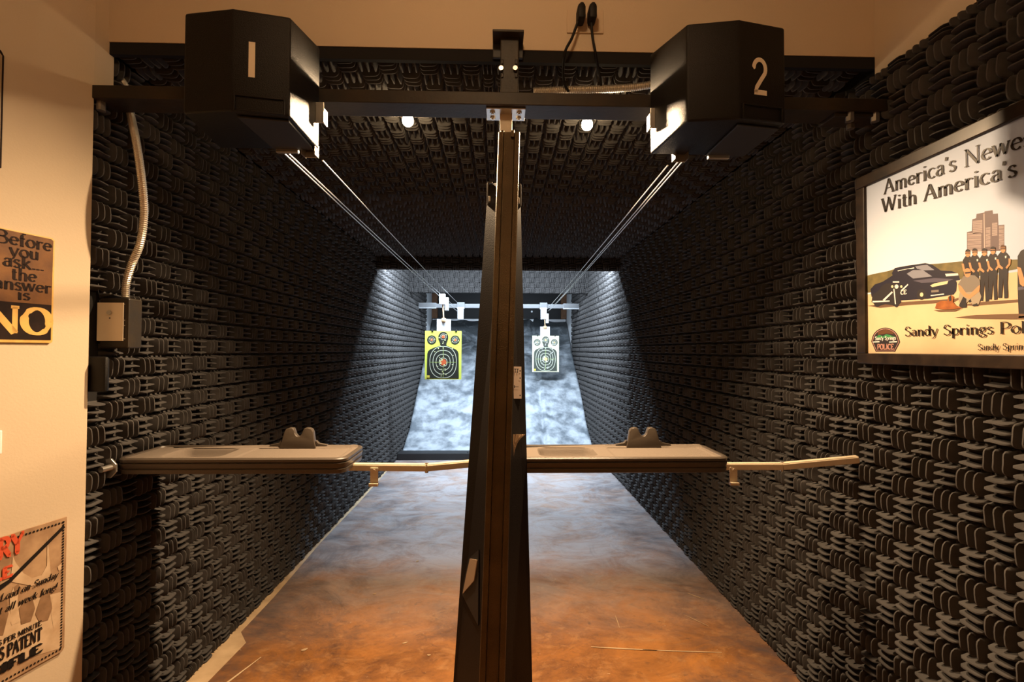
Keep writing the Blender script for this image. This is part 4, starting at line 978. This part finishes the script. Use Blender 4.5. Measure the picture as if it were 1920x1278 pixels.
def PQ(y, z, lay=0): return Vector((PXX - .00006 * lay, y, z))
HORZ = H0 + .178
pic.mi = PM.index(SKYM); flat(pic, [PQ(iy1, HORZ), PQ(iy0, HORZ), PQ(iy0, iz1), PQ(iy1, iz1)], NW)
pic.mi = PM.index(GROUND); flat(pic, [PQ(iy1, iz0), PQ(iy0, iz0), PQ(iy0, HORZ), PQ(iy1, HORZ)], NW)
pp(HILL, 1, [(1624, 549), (1624, 517), (1640, 513), (1665, 508), (1690, 500), (1720, 496), (1760, 494), (1800, 490), (1830, 488), (1919, 486), (1985, 474), (1985, 490), (1800, 524), (1624, 549)])
# tower
pp(BLD, 2, [(1813, 470), (1813, 435), (1822, 433), (1823, 411), (1830, 409), (1831, 401), (1846, 398), (1846, 396), (1861, 394), (1862, 401), (1871, 400), (1872, 422), (1883, 421), (1883, 470)])
for k in range(16):
    y = 437 + k * 2.3
    pp(BLDL, 3, [(1814, y), (1840, y - 1.0), (1840, y + .1), (1814, y + 1.0)])
    pp(BLDL, 3, [(1848, y - 10), (1857, y - 11), (1857, y - 9.8), (1848, y - 9)])
for k in range(13): y = 414 + k * 1.9; pp(BLDL, 3, [(1824, y), (1842, y - 1.2), (1842, y - .2), (1824, y + .9)]); pp(BLDL, 3, [(1860, y + 4), (1870, y + 3.2), (1870, y + 4.2), (1860, y + 4.9)])
for k in range(18): y = 424 + k * 2.4; pp(BLDL, 3, [(1873, y), (1882, y - .6), (1882, y + .3), (1873, y + 1.0)])
pp(BLDL, 4, [(1844, 400), (1846, 400), (1847, 466), (1845, 466)])
# rear car, patrol car, motorcycle
pp(CARB, 4, [(1672, 512), (1678, 502), (1700, 498), (1735, 493), (1748, 496), (1764, 507), (1785, 508), (1797, 513), (1800, 525), (1760, 530), (1680, 530)])
pp(GLS, 5, [(1716, 499), (1738, 496), (1752, 506), (1722, 507)]); pp(WHT, 5, [(1772, 513), (1796, 512), (1797, 516), (1774, 518)]); pp(WHT, 5, [(1683, 507), (1714, 501), (1714, 503), (1684, 509)])
pp(SHD, 4, [(1626, 573), (1690, 566), (1790, 560), (1812, 553), (1790, 566), (1700, 572), (1650, 577)])
pp(CARB, 6, [(1634, 556), (1632, 542), (1640, 533), (1655, 528), (1672, 517), (1685, 508), (1702, 504), (1722, 504), (1738, 509), (1750, 518), (1790, 521), (1794, 530), (1793, 545), (1788, 552), (1740, 560), (1690, 563), (1650, 562)])
pp(GLS, 7, [(1700, 513), (1712, 506), (1730, 506), (1748, 518), (1712, 522)]); pp(CARL, 7, [(1752, 521), (1788, 523), (1776, 528), (1728, 530), (1712, 526)])
pp(LAMPP, 8, [(1744, 535), (1752, 531), (1778, 526), (1776, 532), (1748, 538)]); pp(WHT, 8, [(1745, 553), (1770, 550), (1770, 552), (1745, 555)]); pp(GREYS, 8, [(1746, 544), (1760, 543), (1760, 547), (1746, 548)])
el(UNI, 8, 1728, 552, 9, 10); el(LAMPP, 9, 1728, 552, 3.2, 4)
lettering(pic, 'CE', PP(1690, 553, 9), UX, UPv, NW, .018, .28, .2, .030, 'l') if False else None
pp(UNI, 10, [(1634, 566), (1636, 552), (1646, 546), (1654, 535), (1662, 531), (1682, 531), (1690, 540), (1687, 555), (1690, 566), (1680, 576), (1674, 572), (1660, 570), (1645, 574)])
el(UNI, 11, 1681, 564, 5.2, 12); el(UNI, 11, 1645, 570, 6, 5); el(WHT, 12, 1681, 537, 3.6, 4); el(LAMPP, 12, 1673, 537, 2.2, 2.6); el(LAMPP, 12, 1690, 537, 2.2, 2.6)
for q in ([(1675, 541), (1677, 541), (1680, 570), (1678, 570)], [(1636, 564), (1668, 563), (1668, 565), (1636, 567)], [(1655, 562), (1672, 546), (1674, 548), (1658, 564)], [(1689, 544), (1702, 532), (1703, 534), (1690, 547)], [(1674, 527), (1686, 527), (1686, 529.5), (1674, 529.5)]): pp(WHT, 12, q)
# people at the back
def standing(x, y0, s=1.0, hair=False, lay=6):
    pp(UNI, lay, [(x - 9 * s, y0 + 20), (x - 4, y0 + 12), (x + 5, y0 + 12), (x + 11 * s, y0 + 20), (x + 9 * s, y0 + 42), (x + 8 * s, y0 + 70), (x + 9 * s, y0 + 98), (x + 3, y0 + 99), (x + 1, y0 + 62), (x - 2, y0 + 98), (x - 8 * s, y0 + 98), (x - 7 * s, y0 + 66), (x - 7 * s, y0 + 42)])
    pp(SKIN, lay + 1, [(x - 11 * s, y0 + 26), (x - 7 * s, y0 + 26), (x - 5 * s, y0 + 36), (x + 1, y0 + 42), (x - 1, y0 + 45), (x - 8 * s, y0 + 40)])
    pp(SKIN, lay + 1, [(x + 10 * s, y0 + 24), (x + 14 * s, y0 + 26), (x + 13 * s, y0 + 36), (x + 7 * s, y0 + 44), (x + 5 * s, y0 + 41), (x + 10 * s, y0 + 34)])
    el(SKIN, lay + 1, x + .5, y0 + 7, 4.8, 6.8); pp(HAIR if hair else UNI, lay + 2, [(x - 4.5, y0 + 4), (x - 3, y0), (x + 1, y0 - 1.2), (x + 5, y0 + 1), (x + 5.2, y0 + 4)]); pp(UNI, lay + 2, [(x - 4.5, y0 + 5.4), (x + 5, y0 + 5.0), (x + 4.6, y0 + 7.4), (x + .4, y0 + 6.8), (x - 4, y0 + 7.8)])
    pp(WHT, lay + 2, [(x + 4, y0 + 20), (x + 7, y0 + 19), (x + 7, y0 + 23), (x + 4.5, y0 + 24)])
standing(1814, 468, lay=6); standing(1827, 466, lay=9); standing(1845, 466, lay=12); standing(1861, 463, lay=15); standing(1880, 460, 1.1, True, lay=18)
pp(SHD, 5, [(1800, 572), (1835, 566), (1895, 562), (1985, 556), (1985, 560), (1890, 568), (1830, 573)])
# kneeling person and the dog
pp(KHA, 21, [(1797, 560), (1800, 545), (1812, 540), (1836, 545), (1840, 556), (1835, 570), (1824, 574), (1820, 560), (1808, 572), (1800, 576)]); pp(UNI, 22, [(1798, 572), (1806, 556), (1812, 560), (1812, 576), (1800, 577)]); pp(UNI, 22, [(1823, 571), (1832, 568), (1834, 573), (1824, 574)])
pp(GREYS, 23, [(1796, 533), (1806, 518), (1816, 515), (1828, 516), (1837, 524), (1838, 535), (1830, 540), (1832, 546), (1806, 548), (1803, 540)])
pp(SKIN, 24, [(1796, 533), (1802, 536), (1812, 550), (1818, 552), (1834, 536), (1838, 534), (1836, 546), (1818, 560), (1808, 556), (1798, 545)]); el(SKIN, 24, 1814, 511, 6.4, 8.6); pp(UNI, 25, [(1809, 510), (1820, 509), (1820, 512), (1810, 513)])
pp(DOGM, 26, [(1753, 578), (1756, 568), (1764, 564), (1776, 564), (1778, 556), (1784, 553), (1788, 556), (1787, 566), (1792, 572), (1804, 577), (1790, 579), (1770, 580)]); pp(UNI, 27, [(1779, 556), (1783, 553), (1784, 563), (1780, 565)])
pp(SHD, 25, [(1750, 581), (1792, 580), (1804, 578), (1790, 583), (1760, 584)])
# person in front at the edge of the frame, cut by the photo's border
pp(UNI, 21, [(1908, 480), (1914, 470), (1930, 462), (1950, 466), (1962, 480), (1962, 596), (1910, 596), (1908, 540)]); el(SKIN, 22, 1934, 449, 9, 13); pp(UNI, 23, [(1925, 445), (1943, 443), (1943, 448), (1926, 450)]); pp(HAIR, 23, [(1925, 442), (1928, 436), (1936, 434), (1942, 438), (1943, 442)])
pp(SKIN, 22, [(1907, 500), (1914, 502), (1922, 528), (1934, 540), (1930, 547), (1912, 532)]); pp(CARL, 22, [(1909, 538), (1962, 530), (1962, 536), (1909, 544)])
pp(SHD, 21, [(1789, 595), (1830, 590), (1910, 588), (1985, 589), (1985, 597), (1900, 598), (1830, 597)])
obj('printed_picture', pic, PM, po)
# badge
bg = MB(); bmats = [UNI, PINKT, GRN, WHT, HAIR]
def bpoly(mi, lay, pts): bg.mi = mi; flat(bg, [PP(x, y, lay) for x, y in pts], NW)
def badge(k):
    o = []
    for x, y in arc(1660, 638, 25.5, 24, 195, 345, 16): o.append((1660 + (x - 1660) * k, 640 + ((1276 - y) - 640) * 0 + (y - 640) * k))
    for x, y in ((1687.5, 641), (1678, 659), (1642, 659), (1633.5, 640)): o.append((1660 + (x - 1660) * k, 640 + (y - 640) * k))
    return o
bpoly(0, 10, badge(1.0)); bpoly(1, 11, badge(.93)); bpoly(0, 12, badge(.89))
bpoly(2, 13, [(1641, 633), (1648, 627.5), (1656, 630), (1662, 626), (1669, 628), (1678, 631.5), (1681, 634)])
bpoly(4, 13, [(1646, 622), (1660, 616.5), (1673, 621), (1676, 626), (1662, 625), (1646, 628)])
bg.mi = 3
lettering(bg, 'Sandy Springs', PP(1660, 636.8, 14), UX, UPv, NW, .0105, .24, .12, .076, 'c')
bg.mi = 1
lettering(bg, 'POLICE', PP(1660.5, 654.5, 14), UX, UPv, NW, .0150, .30, .2, .060, 'c')
bg.mi = 3
for x0, x1 in ((1636.5, 1649), (1667, 1682)): bpoly(3, 14, [(x0, 640), (x1, 639.2), (x1, 641.4), (x0, 642)])
obj('badge', bg, bmats, po)['label'] = 'dark police badge with a green hill'
LET = mat('bronze_black_print', (.022, .015, .010), .45, spec=.3)
mb = MB()
def pline(txt, pa, pb, h, thick=.14):
    a = PP(*pa, 30); b = PP(*pb, 30); d = (b - a); wd = d.length; lettering(mb, txt, a, d.normalized(), UPv, NW, h, thick, .05, wd, 'l', lift=.0004)
def span(t, full):  # width of a visible piece as a share of the whole line
    return text_width(t) / text_width(full)
l1 = "America's Newest"; a, b = PP(1657, 364, 30), PP(1918, 277, 30); b1 = a + (b - a) / span("America's Newe", l1)
lettering(mb, l1, a, (b1 - a).normalized(), UPv, NW, .042, .15, .05, (b1 - a).length, 'l', lift=.0004)
a, b = PP(1652, 399, 30), PP(1908, 329, 30); lettering(mb, "With America's", a, (b - a).normalized(), UPv, NW, .041, .16, .05, (b - a).length, 'l', lift=.0004)
l3 = 'Sandy Springs Police'; a, b = PP(1696, 630, 30), PP(1924, 624, 30); b1 = a + (b - a) / span('Sandy Springs Pol', l3)
lettering(mb, l3, a, (b1 - a).normalized(), UPv, NW, .026, .15, .05, (b1 - a).length, 'l', lift=.0004)
l4 = 'Sandy Springs'; a, b = PP(1833, 656, 30), PP(1920, 655, 30); b1 = a + (b - a) / span('Sandy Sprin', l4)
lettering(mb, l4, a, (b1 - a).normalized(), UPv, NW, .0145, .16, .06, (b1 - a).length, 'l', lift=.0004)
obj('lettering', mb, LET, po)
mb = MB(); a = PP(1689, 552, 13); lettering(mb, 'CE', a, UX, UPv, NW, .011, .26, .18, .020, 'l'); obj('car_lettering', mb, WHT, po)

# ------------------------------------------------------------------ unseen globe lamps added to the front room ceiling
for k, (X, Y, E) in enumerate(GLOBES):
    nm = ('nearest the lanes', 'left of the rear pair', 'right of the rear pair')[k]
    t = thing('unseen_globe_lamp', 'unseen white globe lamp added on the front room ceiling, ' + nm, 'ceiling lamp', (X, Y, CEILZ), 'added front room globe lamps')
    mb = MB(); mb.cyl((X, Y, CEILZ), (X, Y, CEILZ - .03), .06, 24); obj('canopy', mb, WHITE, t, smooth=40)
    mb = MB(); mb.sphere((X, Y, CEILZ - .095), .07, (1, 1, .95)); obj('globe', mb, emis('globe_glow_%d' % k, WARM2, E), t, smooth=60)

for o in bpy.data.objects:
    if 'base' in o: del o['base']
